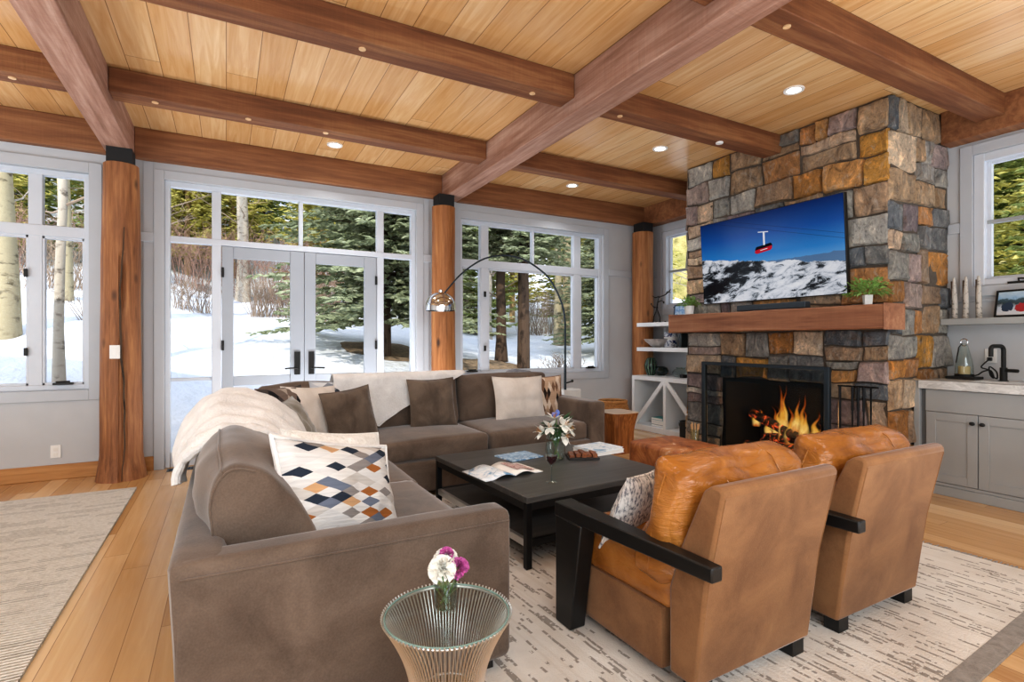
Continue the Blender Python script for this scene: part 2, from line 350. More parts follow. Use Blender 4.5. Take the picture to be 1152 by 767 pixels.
M['spruce_bark'] = bark('spruce_bark', '#5c4a3c', '#2c221b', .5, 4, .4)
M['peelbark'] = bark('pine_bark', '#b89c72', '#6a5138', .42, 3, .5)
def needles(name, c1, c2, c3):
    s = NT(name); f = s.noise(s.coord(), 1.7, 4, .7); r = s.noise(s.coord(), 14, 2)
    c = s.ramp(s.math('ADD', s.math('MULTIPLY', f, .6), s.math('MULTIPLY', r, .4)), [(.36, lin(c1)), (.5, lin(c2)), (.64, lin(c3))])
    d = s.n('BsdfDiffuse'); s.l(c, d.inputs[0]); t = s.n('BsdfTranslucent'); s.l(c, t.inputs[0])
    m = s.n('MixShader'); m.inputs[0].default_value = .3
    s.l(d.outputs[0], m.inputs[1]); s.l(t.outputs[0], m.inputs[2]); s.l(m.outputs[0], s.out.inputs[0]); return s.m
M['spruce'] = needles('spruce_needles', '#5b6148', '#99a07e', '#cdcfb2')
M['pine'] = needles('pine_needles', '#85823f', '#bdb663', '#e2d996')
M['fir'] = needles('fir_needles', '#5f6c3c', '#98a35e', '#c9cb8c')
M['twig'] = plain('bare_twigs', '#93816f', .9, var=.25)
M['redtwig'] = plain('russet_twigs', '#98796a', .9, var=.25)
def snow():
    s = NT('snow'); co = s.coord(); f = s.noise(co, .8, 5, .55); g = s.noise(co, 6, 5, .6)
    s.bsdf(s.ramp(f, [(.3, lin('#d3d8e0')), (.7, lin('#ececee'))]), .75, 0, s.bump(s.math('ADD', s.math('MULTIPLY', f, 2.5), g), .5, .12), .2); return s.m
M['snow'] = snow()
def hill():
    s = NT('forest_floor'); co = s.coord(); f = s.noise(s.mapping(co, (1, 1, 1)), .9, 8, .72); g = s.noise(co, .16, 3)
    c = s.ramp(f, [(.3, lin('#5b5a38')), (.45, lin('#a59a63')), (.55, lin('#bfb07a')), (.68, lin('#c9bb92'))])
    c = s.mix(s.ramp(g, [(.45, (0, 0, 0)), (.6, (.6, .6, .6))]), c, lin('#7d8344'))
    s.bsdf(c, .95, 0, s.bump(f, 1, .4), .1); return s.m
M['hill'] = hill()
M['duff'] = plain('needle_litter', '#8f7a62', .95, var=.4, scale=9)
M['downlight'] = emis('downlight_glow', '#fff3da', 9)
M['slab'] = plain('hearth_slate', '#6e655b', .6, var=.2)
M['oakfelt'] = plain('dark_foot', '#1b1512', .5)
M['rock'] = plain('dark_edging', '#2e2c2b', .9, var=.3, scale=14)
M['grille'] = plain('dark_grille', '#36414a', .5, .3)
M['iron'] = plain('cast_iron', '#23272a', .5, .4, var=.2)
M['red'] = plain('gondola_red', '#b02030', .5)
M['gold'] = plain('gold_lip', '#b58c55', .3, .9)
M['bronze'] = plain('dark_bronze', '#2e2d2c', .45, .6)
M['greyknit'] = fabric('grey_knit', '#6f7178', '#8f9198', scale=12)
# the gondola and its strips glow like the rest of the picture
def glowflat(name, c):
    s = NT(name); e = s.n('Emission'); s.set(e.inputs[0], tuple(lin(c))+(1,)); e.inputs[1].default_value = .8; s.l(e.outputs[0], s.out.inputs[0]); return s.m
M['px_red'] = glowflat('picture_red', '#b51f33'); M['px_blk'] = glowflat('picture_black', '#11131a'); M['px_wht'] = glowflat('picture_white', '#d7dbe2')

# ------------------------------------------------------------------ mesh builder
class MB:
    def __init__(s): s.v = []; s.f = []; s.uv = {}; s.c = []; s.cur = None
    def add(s, vs, fs, uv=None):
        o = len(s.v); s.v += [tuple(p) for p in vs]
        for f in fs: s.f.append(tuple(i+o for i in f)); s.c.append(s.cur)
        if uv:
            for i, q in enumerate(uv): s.uv[o+i] = q
        return s
    def box(s, x0, x1, y0, y1, z0, z1, mat=None):
        v = [Vector((x, y, z)) for z in (z0, z1) for y in (y0, y1) for x in (x0, x1)]
        if mat: v = [mat @ p for p in v]
        return s.add(v, [(0, 2, 3, 1), (4, 5, 7, 6), (0, 1, 5, 4), (2, 6, 7, 3), (0, 4, 6, 2), (1, 3, 7, 5)])
    def prism(s, pts, z0, z1, mat=None, axis=2):
        """pts: 2-D outline, extruded along axis"""
        def P(a, b, h): return Vector((a, b, h)) if axis == 2 else Vector((h, a, b)) if axis == 0 else Vector((a, h, b))
        n = len(pts); v = [P(a, b, z0) for a, b in pts]+[P(a, b, z1) for a, b in pts]
        if mat: v = [mat @ p for p in v]
        return s.add(v, [tuple(range(n))[::-1], tuple(range(n, 2*n))]+[(i, (i+1) % n, n+(i+1) % n, n+i) for i in range(n)])
    def tube(s, pts, r, n=10, cap=True, close=False):
        pts = [Vector(p) for p in pts]; m = len(pts); rs = r if isinstance(r, (list, tuple)) else [r]*m
        vs = []; up = Vector((0, 0, 1)); prev = None
        for i, p in enumerate(pts):
            if close: d = pts[(i+1) % m]-pts[i-1]
            else: d = pts[min(i+1, m-1)]-pts[max(i-1, 0)]
            if d.length < 1e-9: d = Vector((0, 0, 1))
            d.normalize()
            if prev is None:
                a = d.cross(up if abs(d.z) < .95 else Vector((1, 0, 0)))
            else: a = prev-d*prev.dot(d)
            a.normalize(); prev = a; b = d.cross(a)
            for k in range(n):
                t = 2*PI*k/n; vs.append(p+(a*math.cos(t)+b*math.sin(t))*rs[i])
        fs = []
        for i in range(m if close else m-1):
            j = (i+1) % m
            for k in range(n):
                fs.append((i*n+k, i*n+(k+1) % n, j*n+(k+1) % n, j*n+k))
        if cap and not close: fs += [tuple(range(n))[::-1], tuple((m-1)*n+k for k in range(n))]
        return s.add(vs, fs)
    def lathe(s, prof, n=24, c=(0, 0, 0), cap=True):
        vs = []; m = len(prof)
        for r, z in prof:
            for k in range(n):
                t = 2*PI*k/n; vs.append((c[0]+r*math.cos(t), c[1]+r*math.sin(t), c[2]+z))
        fs = [(i*n+k, i*n+(k+1) % n, (i+1)*n+(k+1) % n, (i+1)*n+k) for i in range(m-1) for k in range(n)]
        if cap:
            if prof[0][0] > 1e-4: fs.append(tuple(range(n))[::-1])
            if prof[-1][0] > 1e-4: fs.append(tuple((m-1)*n+k for k in range(n)))
        return s.add(vs, fs)
    def grid(s, fn, nu, nv, wrap=False):
        vs = []; uv = []
        for j in range(nv+1):
            for i in range(nu+1):
                a, b = i/nu, j/nv; vs.append(fn(a, b)); uv.append((a, b))
        fs = [(j*(nu+1)+i, j*(nu+1)+i+1, (j+1)*(nu+1)+i+1, (j+1)*(nu+1)+i) for j in range(nv) for i in range(nu)]
        return s.add(vs, fs, uv)
    def ball(s, c, r, n=12, sq=(1, 1, 1), amp=0, fr=4):
        prof = []
        vs = []; m = max(6, n//2)
        for j in range(m+1):
            ph = PI*j/m
            for k in range(n):
                t = 2*PI*k/n; d = Vector((math.sin(ph)*math.cos(t), math.sin(ph)*math.sin(t), math.cos(ph)))
                q = r*(1+amp*ns(d.x*fr+c[0]*9, d.y*fr+c[1]*9, d.z*fr+c[2]*9)); vs.append((c[0]+d.x*q*sq[0], c[1]+d.y*q*sq[1], c[2]+d.z*q*sq[2]))
        fs = [(j*n+k, (j+1)*n+k, (j+1)*n+(k+1) % n, j*n+(k+1) % n) for j in range(m) for k in range(n)]
        return s.add(vs, fs)
    def soft(s, hx, hy, hz, r, n=12, puff=(0, 0, 0), amp=0.0, fr=6, mat=None, seed=0, warp=None):
        """rounded, puffed upholstery block of half sizes hx,hy,hz"""
        idx = {}; vs = []; fs = []
        g = lambda t: math.copysign(1-(1-abs(t))**1.7, t)
        def vid(i, j, k):
            key = (i, j, k)
            if key in idx: return idx[key]
            t = [g(2*a/n-1) for a in key]; h = (hx, hy, hz)
            p = Vector([t[a]*h[a] for a in range(3)]); q = Vector([max(-h[a]+r, min(h[a]-r, p[a])) for a in range(3)])
            d = p-q
            if d.length > 1e-9: p = q+d.normalized()*r
            for a in range(3):
                b, c = (a+1) % 3, (a+2) % 3
                p[a] += t[a]*puff[a]*(1-t[b]**2)*(1-t[c]**2)
            if amp:
                p += Vector((ns(p.x*fr+seed, p.y*fr, p.z*fr), ns(p.x*fr, p.y*fr+seed+5, p.z*fr), ns(p.x*fr, p.y*fr, p.z*fr+seed+9)))*amp
            if warp: p = Vector(warp(p))
            if mat: p = mat @ p
            idx[key] = len(vs); vs.append(p); return idx[key]
        for a in range(3):
            b, c = (a+1) % 3, (a+2) % 3
            for side in (0, n):
                for i in range(n):
                    for j in range(n):
                        ks = []
                        for (u, v) in ((i, j), (i+1, j), (i+1, j+1), (i, j+1)):
                            key = [0, 0, 0]; key[a] = side; key[b] = u; key[c] = v; ks.append(vid(*key))
                        fs.append(tuple(ks) if side else tuple(ks[::-1]))
        return s.add(vs, fs)
    def pillow(s, w, h, t, mat, n=22, amp=.008, seed=0, ears=.05):
        """two-sided cushion in its local XZ plane, front facing -Y"""
        for side in (-1, 1):
            def fn(a, b):
                u, v = 2*a-1, 2*b-1
                x = w/2*u*(1-ears*(1-v*v)); z = h/2*v*(1-ears*(1-u*u))
                th = t/2*((1-abs(u)**2.6)*(1-abs(v)**2.6))**.55
                k = min(1, th/(t*.2))
                y = side*(th+amp*k*(ns(x*9+seed, z*9, side)+.6*ns(x*22+seed, z*22, side)))
                return mat @ Vector((x, y, z))
            o = len(s.f); s.grid(fn, n, n)
            if side > 0:
                for i in range(o, len(s.f)): s.f[i] = s.f[i][::-1]
        return s
    def bbox(s):
        return [(min(p[a] for p in s.v), max(p[a] for p in s.v)) for a in range(3)]

def build(name, mb, mat, parent=None, bevel=0, sharp=35, flat=False, origin=None, solidify=0, subsurf=0):
    me = bpy.data.meshes.new(name)
    if origin is None: origin = (0, 0, 0)
    me.from_pydata([(p[0]-origin[0], p[1]-origin[1], p[2]-origin[2]) for p in mb.v], [], mb.f)
    me.update()
    if mb.uv:
        l = me.uv_layers.new(name='UVMap')
        for lp in me.loops: l.data[lp.index].uv = mb.uv.get(lp.vertex_index, (0, 0))
    if any(c is not None for c in mb.c):
        ca = me.color_attributes.new('Col', 'FLOAT_COLOR', 'CORNER'); k = 0
        for p in me.polygons:
            c = mb.c[p.index] or (.5, .5, .5)
            for _ in p.loop_indices: ca.data[k].color = (*c, 1); k += 1
    me.materials.append(mat)
    o = bpy.data.objects.new(name, me); C.objects.link(o); o.location = origin
    if not flat:
        for p in me.polygons: p.use_smooth = True
        me.set_sharp_from_angle(angle=R(sharp))
    if solidify:
        md = o.modifiers.new('thick', 'SOLIDIFY'); md.thickness = solidify; md.offset = 0
    if subsurf:
        md = o.modifiers.new('sub', 'SUBSURF'); md.levels = md.render_levels = subsurf
    if bevel:
        md = o.modifiers.new('bevel', 'BEVEL'); md.width = bevel; md.segments = 2; md.limit_method = 'ANGLE'; md.angle_limit = R(40)
    if parent is not None: o.parent = parent
    return o
def tag(o, label, cat, group=None, kind=None):
    o['label'] = label
    if cat: o['category'] = cat
    if group: o['group'] = group
    if kind: o['kind'] = kind
    return o
def thing(name, loc, label, cat, group=None, rz=0, kind=None):
    o = bpy.data.objects.new(name, None); C.objects.link(o); o.location = loc; o.rotation_euler = (0, 0, rz); o.empty_display_size = .05
    return tag(o, label, cat, group, kind)
def part(name, mb, mat, root, world=True, label=None, **k):
    """child mesh; world=True means its coordinates were given in world space (root unrotated)"""
    if world:
        q = Vector((0, 0, 0)); r = root
        while r is not None: q += r.location; r = r.parent
        mb.v = [(p[0]-q.x, p[1]-q.y, p[2]-q.z) for p in mb.v]
    o = build(name, mb, mat, root, **k)
    if label: o['label'] = label
    return o
def solo(name, mb, mat, label, cat, group=None, kind=None, **k):
    b = mb.bbox(); org = ((b[0][0]+b[0][1])/2, (b[1][0]+b[1][1])/2, b[2][0])
    o = build(name, mb, mat, origin=org, **k); return tag(o, label, cat, group, kind)
def struct(name, mb, mat, label=None, **k):
    o = build(name, mb, mat, **k); o['kind'] = 'structure'
    o['label'] = label or name.replace('_', ' '); o['category'] = name.split('_')[0]; return o
def sroot(name, loc, label):
    return thing(name, loc, label, name.split('_')[0], kind='structure')
def dup(root, loc=None, rz=None, label=None, group=None):
    r = root.copy(); C.objects.link(r)
    if loc is not None: r.location = loc
    if rz is not None: r.rotation_euler = (0, 0, rz)
    if label: r['label'] = label
    if group: r['group'] = group
    for ch in list(root.children):
        c = ch.copy(); C.objects.link(c); c.parent = r
        for g in list(ch.children):
            d = g.copy(); C.objects.link(d); d.parent = c
    return r
def frame(c, w, up):
    """matrix whose X axis is w and Z axis is up (made square to w)"""
    w = Vector(w).normalized(); up = Vector(up); up = (up-w*up.dot(w)).normalized(); y = up.cross(w)
    return Matrix(((w.x, y.x, up.x, c[0]), (w.y, y.y, up.y, c[1]), (w.z, y.z, up.z, c[2]), (0, 0, 0, 1)))

# ------------------------------------------------------------------ camera
H = 1.25
cam = bpy.data.cameras.new('camera'); co = bpy.data.objects.new('camera', cam); C.objects.link(co)
cam.sensor_width = 36; cam.sensor_fit = 'HORIZONTAL'; cam.lens = 592/1152*36; cam.clip_start = .05; cam.clip_end = 400
cam.shift_y = (383.0-383.5)/1152*-1*-1
co.location = (0, 0, H); co.rotation_euler = (R(90), 0, R(-28.5)); SC.camera = co

# ------------------------------------------------------------------ room shell
YW, XW, CEIL = 6.12, 5.72, 3.26
X0, Y0 = -5.2, -3.6
struct('floor', MB().box(X0, XW+.2, Y0, YW+.2, -.12, 0), M['floor'], 'oak plank floor', flat=True)
struct('ceiling', MB().box(X0-.2, XW+1.1, Y0-.2, YW+.9, CEIL, CEIL+.14), M['ceiling'], 'pale tongue and groove board ceiling', flat=True)
def wall_cells(axis, a0, a1, t0, t1, zt, holes):
    mb = MB(); A = sorted({a0, a1, *[h[0] for h in holes], *[h[1] for h in holes]}); Zs = sorted({0, zt, *[h[2] for h in holes], *[h[3] for h in holes]})
    for i in range(len(A)-1):
        for j in range(len(Zs)-1):
            am, zm = (A[i]+A[i+1])/2, (Zs[j]+Zs[j+1])/2
            if any(h[0] < am < h[1] and h[2] < zm < h[3] for h in holes): continue
            if axis == 'x': mb.box(A[i], A[i+1], t0, t1, Zs[j], Zs[j+1])
            else: mb.box(t0, t1, A[i], A[i+1], Zs[j], Zs[j+1])
    return mb
W1 = (-3.32, -1.11, .79, 2.79); DW = (-.53, 2.01, 0, 2.82); W3 = (2.58, 4.83, .80, 2.79)
W4 = (4.93, 5.83, 1.72, 2.86); W5 = (.75, 2.11, 1.72, 2.86)
struct('wall_back', wall_cells('x', X0, XW+.2, YW, YW+.2, CEIL, [W1, DW, W3]), M['wall'], 'grey wall of windows at the back', flat=True)
struct('wall_right', wall_cells('y', Y0, YW, XW, XW+.2, CEIL, [W4, W5]), M['wall'], 'grey wall behind the chimney', flat=True)
struct('wall_left', MB().box(X0-.2, X0, Y0, YW+.2, 0, CEIL), M['wall'], flat=True)
struct('wall_front', MB().box(X0, XW+.2, Y0-.2, Y0, 0, CEIL), M['wall'], flat=True)
struct('baseboard_back', MB().box(X0, -.61, YW-.018, YW, 0, .135).box(2.1, 5.1, YW-.018, YW, 0, .135), M['base'], 'oak baseboard', bevel=.004)

def casing(x0, x1, z0, z1, w=.095, axis='x', foot=False):
    """flat boards around an opening on the room side"""
    mb = MB(); t = .022
    b = [(x0-w, x0, z0-(0 if foot else w), z1+w), (x1, x1+w, z0-(0 if foot else w), z1+w), (x0, x1, z1, z1+w)]
    if not foot: b.append((x0, x1, z0-w, z0))
    for a0, a1, c0, c1 in b:
        if axis == 'x': mb.box(a0, a1, YW-t, YW, c0, c1)
        else: mb.box(XW-t, XW, a0, a1, c0, c1)
    return mb
def bars(lst, axis='x', d0=.03, d1=.13):
    mb = MB()
    for k, (a0, a1, c0, c1) in enumerate(lst):
        e = .0025*k if k < 12 else .03          # every member sits a hair deeper than the last
        if axis == 'x': mb.box(a0, a1, YW+d0+e, YW+d1-e*.5, c0, c1)
        else: mb.box(XW+d0+e, XW+d1-e*.5, a0, a1, c0, c1)
    return mb
def pane(a0, a1, c0, c1, axis='x', d=.085):
    mb = MB()
    if axis == 'x': mb.box(a0, a1, YW+d, YW+d+.006, c0, c1)
    else: mb.box(XW+d, XW+d+.006, a0, a1, c0, c1)
    return mb
def big_window(name, x0, x1, m1, m2, muntin, label):
    r = sroot(name, ((x0+x1)/2, YW, .7), label); z0, z1 = .80, 2.79
    part('casing', casing(x0, x1, z0, z1), M['trim'], r, bevel=.003)
    part('sash_frame', bars([(x0, x0+.045, z0, z1), (x1-.045, x1, z0, z1), (x0, x1, z0, z0+.05), (x0, x1, z1-.05, z1), (x0, x1, 2.19, 2.29),
         (m1[0], m1[1], z0, z1), (m2[0], m2[1], z0, z1), (muntin-.015, muntin+.015, 2.29, z1)]), M['sash'], r, bevel=.006)
    cols = [(x0+.045, m1[0]), (m1[1], m2[0]), (m2[1], x1-.045)]
    sill = MB()
    for a, b in cols: sill.box(a, b, YW+.05, YW+.115, z0+.05, z0+.068).box(a, a+.014, YW+.05, YW+.11, z0+.05, 2.19).box(b-.014, b, YW+.05, YW+.11, z0+.05, 2.19).box(a, b, YW+.05, YW+.11, 2.17, 2.19)
    part('glazing_bead', sill, M['sash'], r)
    for a, b in cols:
        part('pane', pane(a, b, z0+.05, 2.19), M['glass'], r, flat=True)
    for a, b in [cols[0], (m1[1], muntin-.015), (muntin+.015, m2[0]), cols[2]]:
        part('pane', pane(a, b, 2.29, z1-.05), M['glass'], r, flat=True)
    for mx in (m1[1]-.01, m2[0]-.01) if name == 'window_1' else (m1[0]+.05,):
        for zz in (1.15, 1.85): part('hinge', MB().box(mx-.012, mx+.012, YW+.015, YW+.035, zz-.035, zz+.035), M['blackmat'], r)
    for a, b in (cols[0], cols[2]):
        part('crank_handle', MB().box((a+b)/2-.07, (a+b)/2+.07, YW+.0, YW+.05, z0+.05, z0+.068).tube([((a+b)/2-.05, YW+.02, z0+.075), ((a+b)/2+.05, YW+.02, z0+.078)], .008), M['bronze'], r)
big_window('window_1', -3.32, -1.11, (-2.96, -2.86), (-1.55, -1.45), -2.2, 'left picture window between two casements')
big_window('window_3', 2.58, 4.83, (2.89, 3.0), (4.35, 4.47), 3.68, 'picture window behind the far sofa')
# door unit
r = sroot('window_2', (.74, YW, 0), 'sidelights and transom panes around the french doors')
part('casing', casing(-.53, 2.01, 0, 2.82, .085, foot=True), M['trim'], r, bevel=.003)
part('sash_frame', bars([(-.53, -.485, 0, 2.82), (1.965, 2.01, 0, 2.82), (-.53, 2.01, 2.77, 2.82), (-.53, 2.01, 2.225, 2.285), (-.13, -.045, 0, 2.77), (1.55, 1.63, 0, 2.77),
     (.70, .74, 2.285, 2.77), (-.485, -.13, 0, .14), (1.63, 1.965, 0, .14), (-.485, -.13, .845, .875), (1.63, 1.965, .845, .875)]), M['sash'], r, bevel=.005)
for a, b in ((-.485, -.13), (1.63, 1.965)):
    part('pane', pane(a, b, .14, .845), M['glass'], r, flat=True); part('pane', pane(a, b, .875, 2.225), M['glass'], r, flat=True)
for a, b in ((-.485, -.13), (-.045, .70), (.74, 1.55), (1.63, 1.965)):
    part('pane', pane(a, b, 2.285, 2.77), M['glass'], r, flat=True)
for k, (a, b, hs) in enumerate(((-.04, .75, 1), (.755, 1.545, -1))):
    r = sroot('door_%d' % (k+1), ((a+b)/2, YW, 0), ('left' if k == 0 else 'right')+' french door leaf with tall glass')
    s0, s1 = (.105, .14) if k == 0 else (.115, .14)
    part('door_frame', bars([(a, a+s0, .03, 2.22), (b-s1, b, .03, 2.22), (a+s0, b-s1, .03, .25), (a+s0, b-s1, 2.10, 2.22), (a+s0, b-s1, .78, .88)], d0=.04, d1=.09), M['door'], r, bevel=.004)
    part('pane', pane(a+s0, b-s1, .88, 2.10, d=.062), M['glass'], r, flat=True)
    part('pane', pane(a+s0, b-s1, .25, .78, d=.062), M['glass'], r, flat=True)
    hx = b-.07 if k == 0 else a+.07
    hd = part('handle_plate', MB().box(hx-.03, hx+.03, YW+.028, YW+.04, .88, 1.13), M['bronze'], r, bevel=.004)
    d = -1 if k == 0 else 1
    part('lever', MB().tube([(hx, YW+.03, .95), (hx, YW-.02, .95), (hx+d*.03, YW-.03, .955), (hx+d*.13, YW-.03, .95)], .009), M['bronze'], hd)
    ex = a+.008 if k == 0 else b-.008
    for zz in (.45, 1.2, 1.95): part('hinge', MB().box(ex-.012, ex+.012, YW+.026, YW+.042, zz-.05, zz+.05), M['blackmat'], r)
def side_window(name, y0, y1, label):
    r = sroot(name, (XW, (y0+y1)/2, 1.6), label); z0, z1 = 1.72, 2.86
    part('casing', casing(y0, y1, z0, z1, .09, 'y'), M['trim'], r, bevel=.003)
    part('sash_frame', bars([(y0, y0+.075, z0, z1), (y1-.075, y1, z0, z1), (y0, y1, z0, z0+.06), (y0, y1, z1-.07, z1)], 'y', -.005, .12), M['sash'], r, bevel=.006)
    part('inner_bead', bars([(y0+.075, y0+.1, z0+.06, z1-.07), (y1-.1, y1-.075, z0+.06, z1-.07), (y0+.075, y1-.075, z0+.06, z0+.08), (y0+.075, y1-.075, z1-.09, z1-.07)], 'y', .06, .11), M['sash'], r)
    part('meeting_rail', bars([(y0+.075, y1-.075, 2.255, 2.285)], 'y', .055, .1), M['greycab'], r)
    part('pane', pane(y0+.075, y1-.075, z0+.06, z1-.07, 'y'), M['glass'], r, flat=True)
    ym = y1-.30
    part('crank_handle', MB().box(XW-.012, XW+.06, ym-.07, ym+.07, z0, z0+.02).tube([(XW, ym, z0+.02), (XW-.02, ym, z0+.04), (XW-.02, ym-.09, z0+.035)], .007), M['bronze'], r)
side_window('window_4', 4.93, 5.83, 'narrow window beside the corner post and chimney')
side_window('window_5', .75, 2.11, 'window above the wet bar counter')
# panelling strips between the windows
n_tr = 0
def trim(x0, x1, y0, y1, z0, z1, label):
    global n_tr; n_tr += 1
    struct('trim_%d' % n_tr, MB().box(x0, x1, y0, y1, z0, z1), M['trim'], label, bevel=.004)
trim(-1.015, -.615, YW-.03, YW, 2.20, 2.29, 'rail behind the left log post')
trim(2.095, 2.485, YW-.03, YW, 2.20, 2.29, 'rail behind the middle log post')
trim(4.925, XW-.03, YW-.03, YW, 2.20, 2.29, 'rail behind the corner log post')
trim(XW-.018, XW, 5.92, YW, 2.20, 2.29, 'rail beside the narrow window')
trim(XW-.018, XW, 2.20, 2.29, 2.20, 2.29, 'rail between chimney and bar window')
trim(-.70, -.615, YW-.014, YW, .135, 2.97, 'board left of the door casing')
trim(2.095, 2.17, YW-.014, YW, .135, 2.97, 'board right of the door casing')
trim(XW-.016, XW, .6, 2.29, 1.585, 1.61, 'thin rail under the bar window')

# ------------------------------------------------------------------ beams, posts, downlights
def beam(x0, x1, y0, y1, z0, mat, label, group='ceiling beams', pegs=(), z1=CEIL-.001):
    r = thing('ceiling_beam', ((x0+x1)/2, (y0+y1)/2, z0), label, 'beam', group)
    mb = MB(); lx = x1-x0; ly = y1-y0
    L, n = max(lx, ly), 36
    # sawn faces wander by a few millimetres
    def ring(t):
        w = [.004*ns(t*2.3, k*7.1, x0) for k in range(4)]
        if lx > ly: return [(x0+t*lx, y0+w[0], z0+w[1]), (x0+t*lx, y1+w[2], z0+w[1]), (x0+t*lx, y1+w[2], z1), (x0+t*lx, y0+w[0], z1)]
        return [(x1+w[2], y0+t*ly, z0+w[1]), (x0+w[0], y0+t*ly, z0+w[1]), (x0+w[0], y0+t*ly, z1), (x1+w[2], y0+t*ly, z1)][::-1] if False else [(x0+w[0], y0+t*ly, z1), (x0+w[0], y0+t*ly, z0+w[1]), (x1+w[2], y0+t*ly, z0+w[1]), (x1+w[2], y0+t*ly, z1)]
    vs = [];
    for i in range(n+1): vs += ring(i/n)
    fs = [(i*4+k, (i+1)*4+k, (i+1)*4+(k+1) % 4, i*4+(k+1) % 4) for i in range(n) for k in range(4)]+[(0, 1, 2, 3), (n*4+3, n*4+2, n*4+1, n*4)]
    mb.add(vs, fs); part('timber', mb, mat, r, sharp=25, bevel=.006)
    for px, py in pegs:
        part('peg', MB().lathe([(.022, -.006), (.022, .004)], 14, (px, py, z0)), M['woodpale'], r)
    return r
MBT, CBT = 2.975, 3.08
beam(-.97, -.76, Y0, 6.1, MBT, M['beamy'], 'main grey-brown timber beam resting on the left log post')
beam(2.31, 2.525, Y0, 6.1, MBT, M['beamy'], 'main timber beam resting on the middle log post, crossing mid ceiling')
segs = [(X0, -.972, 'left of the left main beam'), (-.758, 2.308, 'between the two main beams'), (2.527, 5.545, 'right of the middle main beam')]
ORD = ['nearest the windows', 'second row from the windows', 'third row from the windows, nearer the camera', 'fourth row from the windows']
for i, y in enumerate((4.79, 3.26, 1.84, .35)):
    for k, (a, b, w) in enumerate(segs):
        if k == 2 and y == 3.26: b = 4.80
        pegs = {(0, 1): [(-.48, 4.86), (.16, 4.86), (.77, 4.86)], (0, 0): [(-1.31, 4.88)], (1, 1): [(.75, 3.35), (1.99, 3.35)], (1, 2): [(2.82, 3.35)], (2, 2): [(2.87, 1.93)]}.get((i, k), [])
        beam(a, b, y, y+.19, CBT, M['beamx'] if k < 2 else M['beamx'], 'brown cross beam %s, in the row %s' % (w, ['closest to the window header', 'second from the window header', 'third from the window header', 'fourth from the window header'][i]), pegs=pegs)
for a, b, w in segs: beam(a, b, 6.03, YW+.0-.001, MBT, M['hdr'], 'reddish header beam along the window wall, '+w)
beam(5.545, XW-.001, Y0, 2.28, MBT, M['hdr'], 'header beam on the right wall above the bar window')
beam(5.545, XW-.001, 4.5, YW-.001, MBT, M['hdr'], 'short header beam between corner post and chimney')
solo('sensor_puck', MB().lathe([(.03, -.014), (.034, -.010), (.034, 0)], 18, (4.0, 3.355, CBT-.001)), M['white'], 'small round white sensor puck under the beam in front of the chimney', 'sensor')

def log_post(x, y, r0, r1, label, seed, crack=False):
    t = thing('log_post', (x, y, 0), label, 'post', 'peeled log posts')
    mb = MB(); n, m = 28, 40; zt = 2.84
    vs = []
    for j in range(m+1):
        z = zt*j/m; f = j/m; rr = r0+(r1-r0)*f+(.03 if z < .2 else 0)*(1-z/.2 if z < .2 else 0)
        for k in range(n):
            a = 2*PI*k/n; q = rr*(1+.05*ns(math.cos(a)*1.3+seed, math.sin(a)*1.3, z*1.1)+.03*ns(math.cos(a)*4+seed, math.sin(a)*4, z*2.2))
            if crack:
                ca = math.atan2(-.96, .28)+.16*ns(z*1.2, 3.3)-.06; d = abs((a-ca+PI) % (2*PI)-PI)
                if d < .16 and z < 2.0: q -= .035*(1-d/.16)
            vs.append((x+q*math.cos(a), y+q*math.sin(a), z))
    fs = [(j*n+k, j*n+(k+1) % n, (j+1)*n+(k+1) % n, (j+1)*n+k) for j in range(m) for k in range(n)]+[tuple(range(n))[::-1], tuple(m*n+k for k in range(n))]
    mb.add(vs, fs); part('trunk', mb, M['log' if crack else 'log2'], t, sharp=50)
    if crack: part('drying_crack', MB().tube([(x+.03+.018*math.sin(z*3.1)+.012*ns(z*5, 2), y-rr_-.001, z) for z, rr_ in [(2.25*i/40+.01, (.192 if i < 3 else .168)-.03*i/40+.004*ns(i*.4, 1)) for i in range(41)]], [.004+.005*math.sin(PI*i/40) for i in range(41)], 6), M['spruce_bark'], t, label='long dark drying crack')
    part('steel_cap', MB().box(x-.095, x+.095, y-.11, y+.09, 2.84, MBT), M['blackmat'], t, label='black steel saddle')
    return t
log_post(-.84, 5.905, .165, .135, 'peeled log post with a long crack, between left window and french doors', 1, True)
log_post(2.285, 5.93, .145, .135, 'orange log post between the french doors and the picture window', 5)
log_post(5.42, 5.925, .152, .15, 'orange log post in the far corner beside the floating shelves', 9)
LS = thing('light_switch', (-.865, 5.74, 1.15), 'white switch plate on the cracked log post', 'switch')
part('plate', MB().box(-.9, -.825, 5.732, 5.75, 1.09, 1.21), M['white'], LS, bevel=.004); part('rocker', MB().box(-.88, -.845, 5.726, 5.735, 1.115, 1.185), M['white'], LS, bevel=.003)
WO = thing('wall_outlet', (-1.35, YW-.006, .2), 'white wall outlet low under the left window', 'outlet')
part('plate', MB().box(-1.385, -1.31, YW-.01, YW, .195, .31), M['white'], WO, bevel=.003)
for z in (.225, .27): part('socket', MB().box(-1.362, -1.333, YW-.014, YW-.008, z-.014, z+.014), M['page'], WO)
FV = thing('floor_vent', (-.28, 6.03, 0), 'dark slotted floor register in front of the left sidelight', 'vent')
mb = MB()
for k in range(16): mb.box(-.48+k*.026, -.468+k*.026, 5.98, 6.07, .004, .009)
part('slats', mb, M['blackmat'], FV); part('frame', MB().box(-.5, -.05, 5.965, 6.09, 0, .005), M['grille'], FV)
